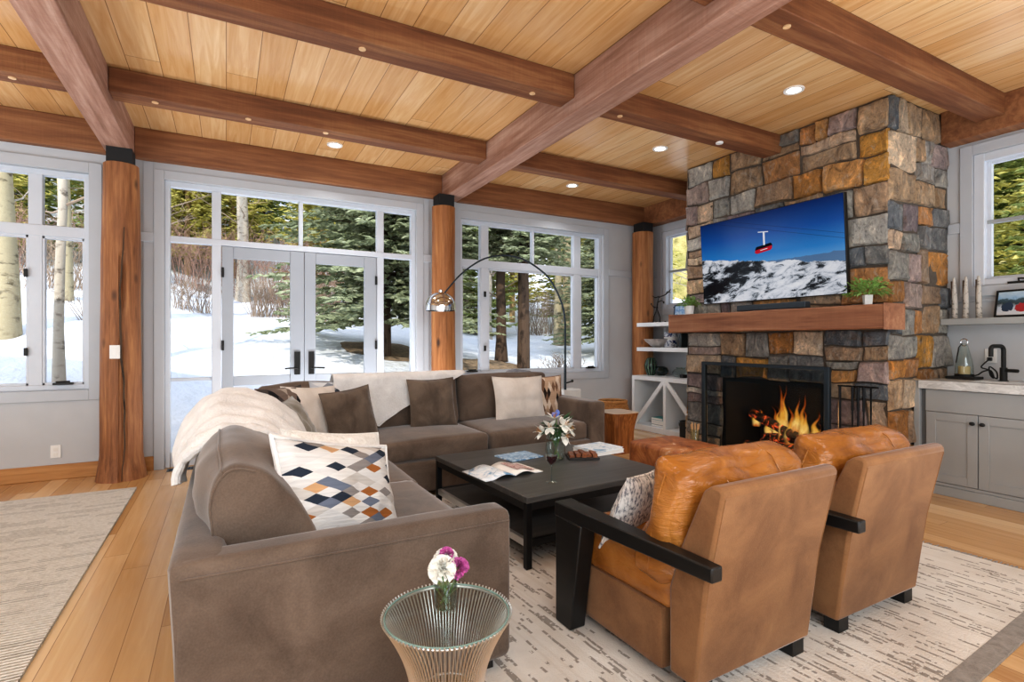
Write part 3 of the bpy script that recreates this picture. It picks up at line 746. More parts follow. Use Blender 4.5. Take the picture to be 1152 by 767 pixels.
for i, (x, y, w) in enumerate(((.98, 5.62, 'between the main beams near the french doors'), (3.94, 5.62, 'over the picture window, farthest on the right side'), (3.99, 4.1, 'in front of the left part of the chimney'), (4.0, 2.63, 'closest to the chimney top and the right wall'), (.9, 2.6, 'over the sofa out of view'), (-2.2, 4.1, 'left of the left main beam'))):
    if i == 4: continue
    d = thing('recessed_downlight', (x, y, CEIL-.006), 'round recessed ceiling downlight '+w, 'ceiling light', 'recessed downlights')
    part('trim_ring', MB().lathe([(.052, -.003), (.075, -.006), (.078, .004)], 28, (x, y, CEIL-.003), cap=False), M['white'], d)
    part('lens', MB().lathe([(.053, -.002), (.053, .002)], 28, (x, y, CEIL-.003)), M['downlight'], d)

# ------------------------------------------------------------------ stone chimney
CX, CY0, CY1 = 4.77, 2.30, 4.455
OY0, OY1, OZ = 2.84, 3.98, .86
random.seed(21)
PAL = {'grey': ['#7f7d78', '#8b8a84', '#6d6e6e', '#a09d96', '#5f6469', '#94908a'], 'tan': ['#a99074', '#9a8166', '#b8a48c', '#8f7862', '#b09a84'],
       'rust': ['#ad7a40', '#9a6b3a', '#b98a44', '#a07348', '#b08350'], 'mauve': ['#8c7c7c', '#7b6f72', '#a08e8a', '#96867f']}
def stone_col(t):
    """t: 0 left .. 1 right on the front"""
    w = {'grey': 3, 'tan': 3, 'rust': .8+2.6*t*t, 'mauve': 1.8}
    k = random.choices(list(w), list(w.values()))[0]; c = lin(random.choice(PAL[k])); j = random.uniform(1.0, 1.4)
    return tuple(x*j for x in c)
def split(r, out, wmin, wmax, hmin, hmax):
    a0, a1, b0, b1 = r; w, h = a1-a0, b1-b0
    cw, ch = w > wmax, h > hmax
    if not cw and not ch and (random.random() < .8 or w < 2.2*wmin or h < 2*hmin): out.append(r); return
    if ch and (not cw or h/hmax > w/wmax*random.uniform(.7, 1.3)) or (not cw and h > 2*hmin and random.random() < .5):
        m = b0+h*random.uniform(.34, .66)
        split((a0, a1, b0, m), out, wmin, wmax, hmin, hmax); split((a0, a1, m, b1), out, wmin, wmax, hmin, hmax)
    elif w > 2*wmin:
        m = a0+w*random.uniform(.33, .67)
        split((a0, m, b0, b1), out, wmin, wmax, hmin, hmax); split((m, a1, b0, b1), out, wmin, wmax, hmin, hmax)
    else: out.append(r)
def lay(mb, rects, P, tone, depth=.045):
    """P(a,b,d) -> world point, d is how far the stone stands out"""
    lo, hi = min(r_[0] for r_ in rects), max(r_[1] for r_ in rects)
    for (a0, a1, b0, b1) in rects:
        g = .0025; j = lambda: random.uniform(-.004, .004)
        c = [(a0+g+j(), b0+g+j()), (a1-g+j(), b0+g+j()), (a1-g+j(), b1-g+j()), (a0+g+j(), b1-g+j())]
        mb.cur = stone_col(tone(a0, a1, b0, b1)); n = 7
        base = random.uniform(.012, depth); tx, ty = random.uniform(-.016, .016), random.uniform(-.012, .012); sd = random.uniform(0, 90)
        vs = []
        for v in range(n+1):
            for u in range(n+1):
                s_, t_ = u/n, v/n
                # pull the outer rings together so the rim is rounded
                q_ = .36
                s2 = .5+math.copysign(.5*abs(2*s_-1)**q_, s_-.5); t2 = .5+math.copysign(.5*abs(2*t_-1)**q_, t_-.5)
                a = (c[0][0]*(1-s2)+c[1][0]*s2)*(1-t2)+(c[3][0]*(1-s2)+c[2][0]*s2)*t2
                b = (c[0][1]*(1-s2)+c[1][1]*s2)*(1-t2)+(c[3][1]*(1-s2)+c[2][1]*s2)*t2
                rim = u in (0, n) or v in (0, n)
                a += .006*ns(a*14, b*14, sd) if not rim else .004*ns(a*25, b*25, sd); b += .006*ns(b*14, a*14, sd+4) if not rim else .004*ns(b*25, a*25, sd)
                d = -.016 if rim else base+tx*(s_-.5)*2+ty*(t_-.5)*2+.020*ns(a*8, b*8, sd)+.012*ns(a*24, b*24, sd)
                ea = min(1, max(0, min(a-lo, hi-a)/.12)); eb = min(1, max(0, min(b, CEIL-b)/.1))
                a2 = a+ea*(.030*ns(a*3.1, b*3.1, 3)+.012*ns(a*9, b*9, 7)); b2 = b+eb*(.030*ns(a*3.1+40, b*3.1, 3)+.012*ns(a*9+40, b*9, 7))
                vs.append(P(a2, max(.002, min(CEIL-.003, b2)), d))
        mb.add(vs, [(v*(n+1)+u, v*(n+1)+u+1, (v+1)*(n+1)+u+1, (v+1)*(n+1)+u) for v in range(n) for u in range(n)])
    mb.cur = None
ch = thing('stone_chimney', (5.2, 3.38, 0), 'tall chimney breast of grey, tan and rust ashlar stone with a firebox', 'fireplace')
st = MB()
regs = []
for reg in [(CY0, OY0, 0, 1.34), (OY1, CY1, 0, 1.34), (OY0, OY1, OZ, 1.34), (CY0, CY1, 1.34, 2.3), (CY0, CY1, 2.3, CEIL-.004)]:
    split(reg, regs, .10, .52, .075, .27)
lay(st, regs, lambda a, b, d: (CX-d, a, b), lambda a0, a1, b0, b1: 1-((a0+a1)/2-CY0)/(CY1-CY0))
regs = []
for reg in [(CX-.02, XW-.012, 0.003, 1.3), (CX-.02, XW-.012, 1.3, 2.4), (CX-.02, XW-.012, 2.4, MBT)]: split(reg, regs, .1, .40, .1, .34)
split((CX-.02, 5.53, MBT, CEIL-.004), regs, .1, .4, .1, .3)
lay(st, regs, lambda a, b, d: (a, CY0-d, b), lambda a0, a1, b0, b1: .35 if b0 > 1.3 else .9, .035)
regs = []; split((CX-.02, 5.53, 0.003, CEIL-.004), regs, .12, .45, .1, .3)
lay(st, regs, lambda a, b, d: (a, CY1+d, b), lambda *q: .2, .03)
for i, f in enumerate(st.f): pass
part('stonework', st, M['stone'], ch, sharp=70)
part('mortar_core', MB().box(CX, XW-.001, CY0, OY0, 0, CEIL-.002).box(CX, XW-.001, OY1, CY1, 0, CEIL-.002).box(CX, XW-.001, OY0, OY1, OZ, CEIL-.002).box(5.42, XW-.001, OY0, OY1, 0, OZ), M['mortar'], ch, flat=True)
fbx = MB().box(5.36, 5.419, OY0+.01, OY1-.01, .06, OZ-.01).box(CX+.02, 5.36, OY0+.001, OY0+.05, .06, OZ-.01).box(CX+.02, 5.36, OY1-.05, OY1-.001, .06, OZ-.01).box(CX+.02, 5.36, OY0+.05, OY1-.05, 0.0, .06).box(CX+.02, 5.36, OY0+.05, OY1-.05, OZ-.05, OZ-.002)
part('firebox', fbx, M['firebrick'], ch, flat=True, label='soot black firebox')
mt = thing('mantel', (4.62, 3.35, 1.34), 'thick rough sawn wooden mantel across the stone chimney', 'mantel')
mb = MB(); n = 40
vs = []
for i in range(n+1):
    y = 2.215+(4.475-2.215)*i/n; w = [.006*ns(y*3, k*5.3) for k in range(4)]
    vs += [(4.495+w[0], y, 1.345+w[1]), (4.80, y, 1.345+w[1]), (4.80, y, 1.54+w[2]), (4.495+w[0], y, 1.54+w[2])]
mb.add(vs, [(i*4+(k+1) % 4, (i+1)*4+(k+1) % 4, (i+1)*4+k, i*4+k) for i in range(n) for k in range(4)]+[(3, 2, 1, 0)[::-1], (n*4+3, n*4+2, n*4+1, n*4)])
part('timber', mb, M['mantel'], mt, sharp=30, bevel=.008)
# the fire
lg = [((4.92, 3.78, .12), (5.02, 2.98, .16), .06), ((5.12, 3.72, .14), (5.14, 2.95, .12), .065), ((5.0, 3.62, .22), (5.05, 3.05, .30), .055), ((5.05, 3.80, .46), (5.0, 3.20, .27), .05), ((5.15, 3.3, .3), (4.98, 2.98, .22), .05)]
WH = ['front log lying on the hearth', 'back log lying deep in the firebox', 'middle log crossing the stack', 'long charred log slanting up to the left', 'short stub at the right end']
for i, (a, b, rr) in enumerate(lg):
    a, b = Vector(a), Vector(b); pts = [a.lerp(b, t/6)+Vector((0, 0, .012*ns(t*.9, i*3.1))) for t in range(7)]
    solo('burning_log', MB().tube(pts, [rr*(1+.15*ns(t*1.7, i)) for t in range(7)], 12), M['ember'], 'glowing charred log in the fire: '+WH[i], 'log', 'burning logs', sharp=50)
random.seed(3)
fl = thing('fire_flames', (5.05, 3.3, .12), 'orange and yellow flames rising from the burning logs', 'fire')
def tongue(y, x, z, h, w, tw, sd):
    mb = MB()
    for q in range(2):
        def fn(a, b):
            sw = w*(1-b)**.75*(.55+.6*math.sin(min(1, b*1.3+.25)*PI)); o = tw*b*b+.045*ns(b*3.2+sd, sd*1.7)*b*2
            ang = q*PI/2+.5*ns(b*2, sd+7)
            return (x+math.sin(ang)*(a-.5)*sw+.03*ns(b*3, sd+3), y+math.cos(ang)*(a-.5)*sw+o, z+h*b)
        mb.grid(fn, 6, 16)
    return mb
spec = [(3.42, .2, .60, .17, .03), (3.22, .2, .50, .15, -.05), (3.33, .16, .42, .2, .02), (3.52, .2, .34, .14, .05), (3.10, .2, .34, .16, -.03), (3.02, .16, .28, .13, .0), (2.95, .14, .26, .14, -.02), (3.62, .22, .24, .12, .05), (3.72, .3, .20, .10, .06),
        (3.28, .3, .38, .12, -.06), (3.45, .32, .46, .10, .0), (3.16, .1, .26, .2, .0), (3.36, .08, .22, .2, .0), (3.56, .1, .2, .18, .02), (3.0, .1, .3, .12, -.04), (2.92, .12, .2, .1, 0), (3.68, .34, .16, .09, .05), (3.58, .06, .16, .16, 0), (3.25, .06, .18, .18, 0), (3.08, .05, .16, .16, 0), (3.48, .3, .26, .09, .03), (3.18, .28, .3, .09, -.03)]
for i, (y, z, h, w, tw) in enumerate(spec):
    part('flame', tongue(y, 4.98+.12*random.random(), z+.03, h, w, tw, i*2.7+1), M['flame'], fl, sharp=180)
mb = MB()
def emb(a, b):
    y = 2.92+.90*a; x = 4.84+.42*b; return (x, y, .065+.10*math.sin(PI*a)**.5*math.sin(PI*b)**.6+.03*ns(x*14, y*14))
solo('ember_bed', mb.grid(emb, 40, 22), M['ember'], 'bed of glowing red embers under the burning logs', 'embers', kind='stuff', sharp=180)
# fire screen
fs_ = thing('fire_screen', (4.62, 3.405, 0), 'large dark steel framed mesh fire screen standing before the firebox', 'fire screen')
y0, y1, zt, x = 2.705, 4.10, 1.02, 4.62
part('frame', MB().box(x-.02, x+.02, y0, y0+.045, 0, zt).box(x-.02, x+.02, y1-.045, y1, 0, zt).box(x-.02, x+.02, y0+.045, y1-.045, zt-.035, zt).box(x-.02, x+.02, y0+.045, y1-.045, .0, .04), M['steelblk'], fs_, bevel=.004)
part('mesh_panel', MB().box(x-.003, x+.003, y0+.045, y1-.045, .04, zt-.035), M['mesh'], fs_, flat=True, label='fine dark mesh')
for yy in (y0+.01, y1-.01): part('foot', MB().box(x-.12, x+.0, yy-.012, yy+.012, 0, .025), M['steelblk'], fs_)
for k, (yy, tool) in enumerate(((2.515, 'shovel'), (2.475, 'poker'), (2.435, 'brush'), (2.39, 'tongs'))): pass
rk = thing('fire_tool_rack', (4.64, 2.5, 0), 'black iron rack for fire tools right of the fire screen', 'rack')
part('stand', MB().tube([(4.66, 2.645, .02), (4.66, 2.645, .86)], .011).tube([(4.66, 2.66, .86), (4.66, 2.34, .865)], .008).box(4.56, 4.72, 2.42, 2.68, 0, .02), M['black'], rk)
for yy, nm, w in ((2.53, 'fireplace_shovel', 'shovel'), (2.485, 'fireplace_poker', 'hooked poker'), (2.44, 'fireplace_brush', 'hearth brush'), (2.385, 'fireplace_tongs', 'thin tongs')):
    mb = MB().tube([(4.64, yy, .86), (4.64, yy, .30)], .007).tube([(4.64, yy, .86), (4.64, yy, .66)], .011 if w != 'thin tongs' else .007)
    t = thing(nm, (4.64, yy, .1), 'black iron %s hanging on the rack beside the fire screen' % w, 'fire tool'); part('shaft', mb, M['black'], t)
    if w == 'shovel': part('blade', MB().box(4.60, 4.645, yy-.035, yy+.02, .12, .3), M['black'], t)
    if w == 'hooked poker': part('hook', MB().tube([(4.64, yy, .62), (4.64, yy-.0, .5), (4.64, yy-.03, .44)], .008), M['black'], t)
    if w == 'hearth brush': part('bristles', MB().box(4.60, 4.66, yy-.02, yy+.02, .1, .3), M['oakfelt'], t)
    if w == 'thin tongs': part('jaw', MB().tube([(4.64, yy, .32), (4.64, yy+.015, .2), (4.64, yy, .1)], .006), M['black'], t)
# hearth items at the left
pt = thing('iron_pot', (4.93, 4.60, 0), 'small black cast iron pot on the floor left of the chimney', 'pot')
part('body', MB().lathe([(.07, 0), (.095, .03), (.10, .2), (.097, .26), (.102, .27), (.09, .27), (.085, .25)], 24, (4.93, 4.60, 0)), M['iron'], pt)
part('handle', MB().tube([(4.93+.1*math.cos(a), 4.60, .25+.035*math.sin(a)) for a in [PI*k/10 for k in range(11)]], .005), M['iron'], pt); part('handle', MB().tube([(4.92, 4.70, .24), (4.92, 4.73, .235), (4.92, 4.73, .20), (4.92, 4.70, .2)], .006), M['iron'], pt)
kc = solo('match_holder', MB().lathe([(.03, 0), (.034, .06), (.055, .26), (.05, .262), (.03, .05)], 20, (4.60, 4.19, 0)), M['vglass'], 'flared glass holder full of fire matches left of the fire screen', 'holder')
random.seed(5)
for k in range(8):
    a = 2*PI*k/8; d = .03 if k else 0
    solo('long_match', MB().tube([(4.60+.016*math.cos(a), 4.19+.016*math.sin(a), .04), (4.60+.042*math.cos(a), 4.19+.042*math.sin(a), .315+.01*(k % 3))], .0065, 6), M['woodpale'], 'pale wooden fire match standing in the flared glass holder', 'match', 'fire matches in the glass holder')
solo('wooden_stick', MB().tube([(4.70, 4.125, 0), (4.71, 4.13, .53)], [.012, .014], 10), M['woodpale'], 'single upright pale wooden stick leaning on the stone beside the matches', 'stick')

# ------------------------------------------------------------------ television and mantel things
tv = thing('television', (4.66, 3.365, 1.66), 'large flat television showing a red cable car over snowy peaks', 'television')
tm = Matrix.Translation((4.655, 3.365, 2.085)) @ Matrix.Rotation(R(-4), 4, 'Y') @ Matrix.Rotation(R(-90), 4, 'Z')
part('housing', MB().box(-.775, .775, .0, .045, -.436, .436, tm), M['blackmat'], tv, bevel=.004)
mb = MB(); mb.add([tm @ Vector(p) for p in ((-.768, -.003, -.428), (.768, -.003, -.428), (.768, -.003, .428), (-.768, -.003, .428))], [(0, 1, 2, 3)], [(0, 0), (1, 0), (1, 1), (0, 1)])
sc_ = part('screen', mb, M['tvpic'], tv, flat=True, label='glowing picture of blue sky and snowy mountains')
def flat2(pts, d=-.005): return MB().add([tm @ Vector((p[0]*1.536-.768, d, p[1]*.856-.428)) for p in pts], [tuple(range(len(pts)))])
part('cabin_roof', flat2([(.435, .58), (.445, .612), (.55, .637), (.56, .61), (.555, .575), (.44, .545)]), M['px_blk'], sc_, flat=True)
part('cabin', flat2([(.433, .545), (.438, .575), (.558, .605), (.557, .57), (.545, .555), (.45, .532)], -.006), M['px_red'], sc_, flat=True)
part('cabin_stripe', flat2([(.475, .562), (.475, .57), (.525, .582), (.525, .573)], -.007), M['px_wht'], sc_, flat=True)
part('hanger', flat2([(.497, .62), (.510, .623), (.510, .775), (.497, .772)], -.006), M['px_wht'], sc_, flat=True)
part('trolley', flat2([(.462, .775), (.462, .785), (.535, .77), (.535, .76)], -.006), M['px_wht'], sc_, flat=True)
part('wall_mount', MB().box(4.715, 4.80, 3.15, 3.6, 1.95, 2.25), M['blackmat'], tv)
solo('soundbar', MB().box(4.555, 4.64, 2.89, 3.61, 1.546, 1.604), M['grille'], 'long dark soundbar lying on the mantel below the television', 'soundbar', bevel=.008)
def leaf(mb, p, d, L, w, droop=.3):
    d = Vector(d).normalized(); sd = d.cross(Vector((0, 0, 1)))
    if sd.length < .1: sd = Vector((1, 0, 0))
    sd.normalize(); p = Vector(p); q = p+d*L*.5-Vector((0, 0, droop*L*.15)); e = p+d*L-Vector((0, 0, droop*L))
    up = Vector((0, 0, w*.25))
    mb.add([p, q+sd*w/2+up, e, q-sd*w/2+up, q], [(0, 1, 4), (1, 2, 4), (2, 3, 4), (3, 0, 4)])
def potted(x, y, z, pw, ph, fr, label, n, seed, mat):
    random.seed(seed); t = thing('potted_plant', (x, y, z), label, 'plant', 'little potted plants on the mantel')
    part('pot', MB().lathe([(pw*.42, 0), (pw*.5, ph*.96), (pw*.5, ph), (pw*.43, ph), (pw*.42, ph*.9), (0.0, ph*.9)], 4 if mat == 'sq' else 24, (x, y, z)), M['white'], t, sharp=30)
    mb = MB()
    for k in range(n):
        a = random.uniform(0, 2*PI); el = random.uniform(-.25, 1.25); r = fr*random.uniform(.3, .95)
        d = Vector((math.cos(a)*math.cos(el), math.sin(a)*math.cos(el), math.sin(el)))
        p = Vector((x, y, z+ph))+Vector((d.x*r, d.y*r*1.15, max(0.0, d.z)*r*.9+.01))
        leaf(mb, p, d+Vector((random.uniform(-.5, .5), random.uniform(-.5, .5), random.uniform(-.2, .4))), random.uniform(.03, .06), random.uniform(.018, .028))
    for k in range(14):
        a = random.uniform(0, 2*PI); rr = fr*random.uniform(.4, .8); mb.tube([(x, y, z+ph*.9), (x+math.cos(a)*rr*.5, y+math.sin(a)*rr*.5, z+ph+fr*.4), (x+math.cos(a)*rr, y+math.sin(a)*rr, z+ph+fr*.6*random.random()+.02)], .002, 4)
    part('foliage', mb, M['leaf'], t, flat=True)
potted(4.62, 2.40, 1.543, .085, .08, .15, 'small leafy plant in a white pot at the right end of the mantel', 330, 4, 'sq')
potted(4.62, 4.29, 1.543, .11, .10, .11, 'small green plant in a round white pot at the left end of the mantel', 210, 8, 'rd')

# ------------------------------------------------------------------ left alcove: shelves, bookcase
def board(name, x0, x1, y0, y1, z0, z1, mat, label, group=None): return solo(name, MB().box(x0, x1, y0, y1, z0, z1), M[mat], label, 'shelf', group, bevel=.004)
board('floating_shelf', 5.15, XW-.001, 4.50, 5.755, 1.445, 1.50, 'whiteshelf', 'upper white floating shelf left of the chimney', 'floating shelves')
board('floating_shelf', 5.15, XW-.001, 4.50, 5.755, 1.10, 1.155, 'whiteshelf', 'lower white floating shelf left of the chimney', 'floating shelves')
bc = thing('bookcase', (5.41, 5.19, 0), 'low white open bookcase with diagonal braces in the alcove left of the chimney', 'bookcase')
x0, x1, y0, y1 = 5.10, XW-.002, 4.50, 5.80
part('top', MB().box(x0, x1, y0, y1, .70, .755), M['whiteshelf'], bc, bevel=.003)
part('bottom', MB().box(x0, x1, y0, y1, 0, .075), M['whiteshelf'], bc, bevel=.003)
for a in (y1-.05, y0): part('side', MB().box(x0, x1, a, a+.05, .075, .70), M['whiteshelf'], bc, bevel=.003)
part('back', MB().box(x1-.02, x1, y0+.05, y1-.05, .075, .70), M['greyshelf'], bc)
part('divider', MB().box(x0, x1-.02, 5.14, 5.19, .075, .70), M['whiteshelf'], bc, bevel=.003)
for (ya, za, yb, zb) in ((5.75, .075, 5.19, .70), (4.55, .075, 5.14, .70)):
    d = Vector((0, yb-ya, zb-za)); nrm = Vector((0, -d.z, d.y)).normalized()*.028
    p = [(ya+nrm.y, za+nrm.z), (ya-nrm.y, za-nrm.z), (yb-nrm.y, zb-nrm.z), (yb+nrm.y, zb+nrm.z)]
    part('diagonal_brace', MB().prism(p, x0+.003, x0+.03, axis=0), M['whiteshelf'], bc)
for k, (m, z, h, l, w) in enumerate((('navy', .075, .03, .26, 'navy book at the bottom of the stack in the bookcase'), ('page', .106, .028, .24, 'pale book, second in the bookcase stack'), ('cover2', .135, .03, .25, 'light blue book, third in the bookcase stack'), ('teal', .166, .03, .23, 'teal book on top of the stack in the bookcase'))):
    b = thing('book', (5.3, 5.34, z), w, 'book', 'books stacked in the bookcase')
    part('cover', MB().box(5.16, 5.42, 5.34-l/2+.01*k, 5.34+l/2+.005*k, z, z+h), M[m], b, bevel=.002); part('pages', MB().box(5.157, 5.424, 5.345-l/2+.01*k, 5.335+l/2+.005*k, z+.004, z+h-.004), M['page'], b)
def lathe_thing(name, prof, c, mat, label, cat, n=28, **k): return solo(name, MB().lathe(prof, n, c), M[mat], label, cat, **k)
lathe_thing('striped_vase', [(.05, 0), (.075, .05), (.092, .13), (.08, .20), (.055, .245), (.04, .25), (.035, .245)], (5.33, 5.66, .756), 'greenvase', 'tall dark green striped vase on the bookcase beside the post', 'vase')
lathe_thing('round_vase', [(.05, 0), (.09, .03), (.105, .065), (.085, .11), (.05, .128), (.035, .125)], (5.42, 5.55, .756), 'darkvase', 'squat round dark green vase on the bookcase', 'vase')
lathe_thing('glass_jar', [(.07, 0), (.105, .02), (.115, .06), (.09, .10), (.06, .115), (.065, .13), (.058, .128), (.053, .11)], (5.42, 5.18, .756), 'vglass', 'low clear glass jar on the bookcase nearest the chimney', 'jar')
solo('small_black_box', MB().box(5.27, 5.35, 5.0, 5.06, .756, .80), M['blackmat'], 'tiny black box on the bookcase beside the glass jar', 'box', bevel=.004)
lathe_thing('shallow_bowl', [(.05, 0), (.09, .015), (.17, .08), (.19, .115), (.182, .115), (.16, .08), (.085, .025), (0.001, .022)], (5.36, 5.555, 1.156), 'bowl', 'wide shallow speckled bowl on the lower floating shelf', 'bowl', n=36)
jr = thing('patterned_jar', (5.45, 5.40, 1.156), 'blue and white patterned jar on the lower floating shelf', 'jar')
part('body', MB().lathe([(.085, 0), (.09, .01), (.09, .2), (.085, .21), (.075, .21), (.072, .2)], 28, (5.45, 5.40, 1.156)), M['bluewhite'], jr); part('band', MB().lathe([(.091, .10), (.0925, .105), (.0925, .14), (.091, .145)], 28, (5.45, 5.40, 1.156), cap=False), M['white'], jr)
def pframe(x, y, z, w, h, ang, mat, fm, label, lean=.12, matw=.02):
    """photo frame leaning back, facing ang (0 = toward -X)"""
    t = thing('photo_frame', (x, y, z), label, 'photo frame', 'framed photos'); mm = Matrix.Translation((x, y, z+.002)) @ Matrix.Rotation(ang-PI/2, 4, 'Z') @ Matrix.Rotation(-lean, 4, 'X')
    f = .016
    part('frame', MB().box(-w/2, -w/2+f, -.008, .008, 0, h, mm).box(w/2-f, w/2, -.008, .008, 0, h, mm).box(-w/2+f, w/2-f, -.008, .008, 0, f, mm).box(-w/2+f, w/2-f, -.008, .008, h-f, h, mm), M[fm], t, bevel=.002)
    part('backing', MB().box(-w/2+.004, w/2-.004, .002, .009, .004, h-.004, mm).box(-.02, .02, .009, .012+h*.25, .004, .03, mm), M['blackmat'], t)
    mb = MB(); mb.add([mm @ Vector(p) for p in ((-w/2+f, -.002, f), (w/2-f, -.002, f), (w/2-f, -.002, h-f), (-w/2+f, -.002, h-f))], [(0, 1, 2, 3)], [(0, 0), (1, 0), (1, 1), (0, 1)]); part('photograph', mb, M[mat], t, flat=True)
pframe(5.46, 5.24, 1.501, .24, .24, 0, 'photo2', 'navy', 'photo frame with blue picture on the upper floating shelf behind the left mantel end')
pframe(5.44, 4.96, 1.156, .17, .23, .25, 'photo2', 'white', 'white photo frame on the lower floating shelf beside the stone')
b = thing('green_book', (5.5, 5.20, 1.156), 'upright dark green book on the lower floating shelf behind the jar', 'book'); part('cover', MB().box(5.42, 5.6, 5.17, 5.215, 1.156, 1.37), M['darkvase'], b, bevel=.003); part('pages', MB().box(5.424, 5.603, 5.176, 5.209, 1.16, 1.366), M['page'], b)
bs = thing('branch_sculpture', (5.45, 5.66, 1.50), 'spindly dark branch sculpture of a reaching figure on the upper floating shelf', 'sculpture')
random.seed(2)
br = MB()
def seg(*p): br.tube([(5.45+.02*ns(q[0]*9, q[1]*9), q[0], q[1]) for q in p], [.008]*(len(p)-1)+[.004], 7)
seg((5.75, 1.508), (5.72, 1.60), (5.68, 1.66), (5.66, 1.72), (5.65, 1.80), (5.62, 1.88)); seg((5.60, 1.508), (5.60, 1.58), (5.64, 1.65), (5.66, 1.72)); seg((5.62, 1.87), (5.55, 1.885), (5.50, 1.90), (5.42, 1.95), (5.40, 1.97)); seg((5.62, 1.88), (5.70, 1.87), (5.76, 1.90)); seg((5.65, 1.8), (5.58, 1.82), (5.53, 1.80)); seg((5.5, 1.9), (5.47, 1.95)); seg((5.66, 1.72), (5.73, 1.74), (5.78, 1.78)); seg((5.53, 1.8), (5.52, 1.77)); seg((5.45, 1.93), (5.40, 1.92))
part('branches', br, M['bronze'], bs)
for (y, z) in ((5.68, 1.51), (5.60, 1.51), (5.50, 1.51), (5.53, 1.79), (5.78, 1.78), (5.66, 1.72)): part('knob', MB().ball((5.45, y, z+.004), .014, 10), M['bronze'], bs)

# ------------------------------------------------------------------ wet bar on the right
XF = 5.09
cb = thing('base_cabinet', (5.4, 1.5, 0), 'grey shaker base cabinet of the wet bar right of the chimney', 'cabinet')
yl, yr = 2.20, .35
part('carcass', MB().box(XF+.02, XW-.002, yr, yl, .0, .855), M['greycab'], cb)
part('end_panel', MB().box(XF-.012, XW-.002, 2.235, 2.275, 0, .918), M['greycab'], cb, bevel=.003)
part('gap_shade', MB().box(XF+.03, XF+.06, 2.20, 2.235, 0, .85), plain('shadow_grey', '#6b6e70', .6), cb)  # recessed strip whose darker grey paints the shade of the gap
part('plinth', MB().box(XF-.004, XF+.02, yr, yl, 0, .075), M['greycab'], cb, bevel=.003)
part('bottom_rail', MB().box(XF+.004, XF+.02, yr, yl, .078, .1), M['greycab'], cb)
part('drawer_front', MB().box(XF, XF+.02, yr, yl-.004, .672, .85), M['greycab'], cb, bevel=.003)
for k, (a, b_) in enumerate(((1.853, 2.192), (1.51, 1.847), (1.16, 1.504), (.82, 1.154))):
    d = part('cabinet_door', MB().box(XF+.008, XF+.02, a, b_, .105, .668).box(XF, XF+.008, a, a+.065, .105, .668).box(XF, XF+.008, b_-.065, b_, .105, .668).box(XF, XF+.008, a+.065, b_-.065, .105, .17).box(XF, XF+.008, a+.065, b_-.065, .603, .668), M['greycab'], cb, bevel=.002)
    ky = a+.028 if k % 2 == 0 else b_-.028
    part('knob', MB().lathe([(.006, 0), (.006, .014), (.016, .018), (.017, .026), (.010, .032), (0.001, .033)], 16).__class__().ball((XF-.018, ky, .605), .015, 12, (.7, 1.3, 1)).tube([(XF, ky, .605), (XF-.012, ky, .605)], .007), M['blackmat'], d)
ct = thing('countertop', (5.4, 1.5, .856), 'pale grey quartz countertop of the wet bar with an undermount sink', 'countertop')
sy0, sy1, sx0, sx1 = 1.50, 1.96, 5.20, 5.44
part('slab', MB().box(XF-.03, sx0, yr, 2.234, .856, .922).box(sx1, XW-.002, yr, 2.234, .856, .922).box(sx0, sx1, sy1, 2.234, .856, .922).box(sx0, sx1, yr, sy0, .856, .922), M['quartz'], ct, flat=True)
part('sink', MB().box(sx0-.01, sx1+.01, sy0-.01, sy1+.01, .70, .71).box(sx0-.01, sx0, sy0, sy1, .71, .90).box(sx1, sx1+.01, sy0, sy1, .71, .90).box(sx0, sx1, sy0-.01, sy0, .71, .90).box(sx0, sx1, sy1, sy1+.01, .71, .90), M['nickel'], ct)
fc = thing('faucet', (5.50, 1.835, .922), 'matt black square gooseneck faucet on the bar counter', 'faucet')
fx, fy = 5.50, 1.835
part('base', MB().lathe([(.032, 0), (.032, .006), (.024, .008), (.024, .11)], 24, (fx, fy, .922)), M['blackmat'], fc)
dv = (-.97, .24)
arc = [(fx, fy, .99), (fx, fy, 1.17)]+[(fx+dv[0]*q, fy+dv[1]*q, z) for q, z in [(.035-.035*math.cos(a), 1.17+.035*math.sin(a)) for a in [PI/2*k/6 for k in range(1, 7)]]+[(.11, 1.205)]+[(.11+.028*math.sin(a), 1.177+.028*math.cos(a)) for a in [PI/2*k/5 for k in range(1, 6)]]+[(.138, 1.12)]]
part('spout', MB().tube(arc, .0155, 14), M['blackmat'], fc); part('lever', MB().tube([(fx, fy, 1.01), (fx-.02, fy-.05, 1.01), (fx-.04, fy-.10, 1.01)], .014, 12), M['blackmat'], fc)
ty, txx = 2.10, 5.52
solo('black_tray', MB().box(txx-.09, txx+.09, ty-.10, ty+.10, .923, .945), M['blackmat'], 'flat rectangular black tray on the counter under the glass lantern', 'tray', bevel=.004)
ln = thing('glass_lantern', (txx, ty, .945), 'conical glass candle lantern with a looped handle on the black tray', 'lantern')
part('shade', MB().lathe([(.062, 0), (.064, .02), (.06, .10), (.045, .18), (.028, .25), (.022, .28)], 28, (txx, ty, .946), cap=False), M['vglass'], ln)
part('base_band', MB().lathe([(.066, 0), (.066, .018), (.06, .02)], 28, (txx, ty, .946), cap=False), M['blackmat'], ln)
part('strap', MB().tube([(txx-.03, ty+.045, 1.06), (txx-.02, ty+.03, 1.19), (txx-.01, ty+.012, 1.225)], .005), M['bronze'], ln)
part('ring_handle', MB().tube([(txx, ty+.024*math.cos(a), 1.235+.03*math.sin(a)) for a in [2*PI*k/20 for k in range(20)]], .005, 8, close=True), M['chrome'], ln)
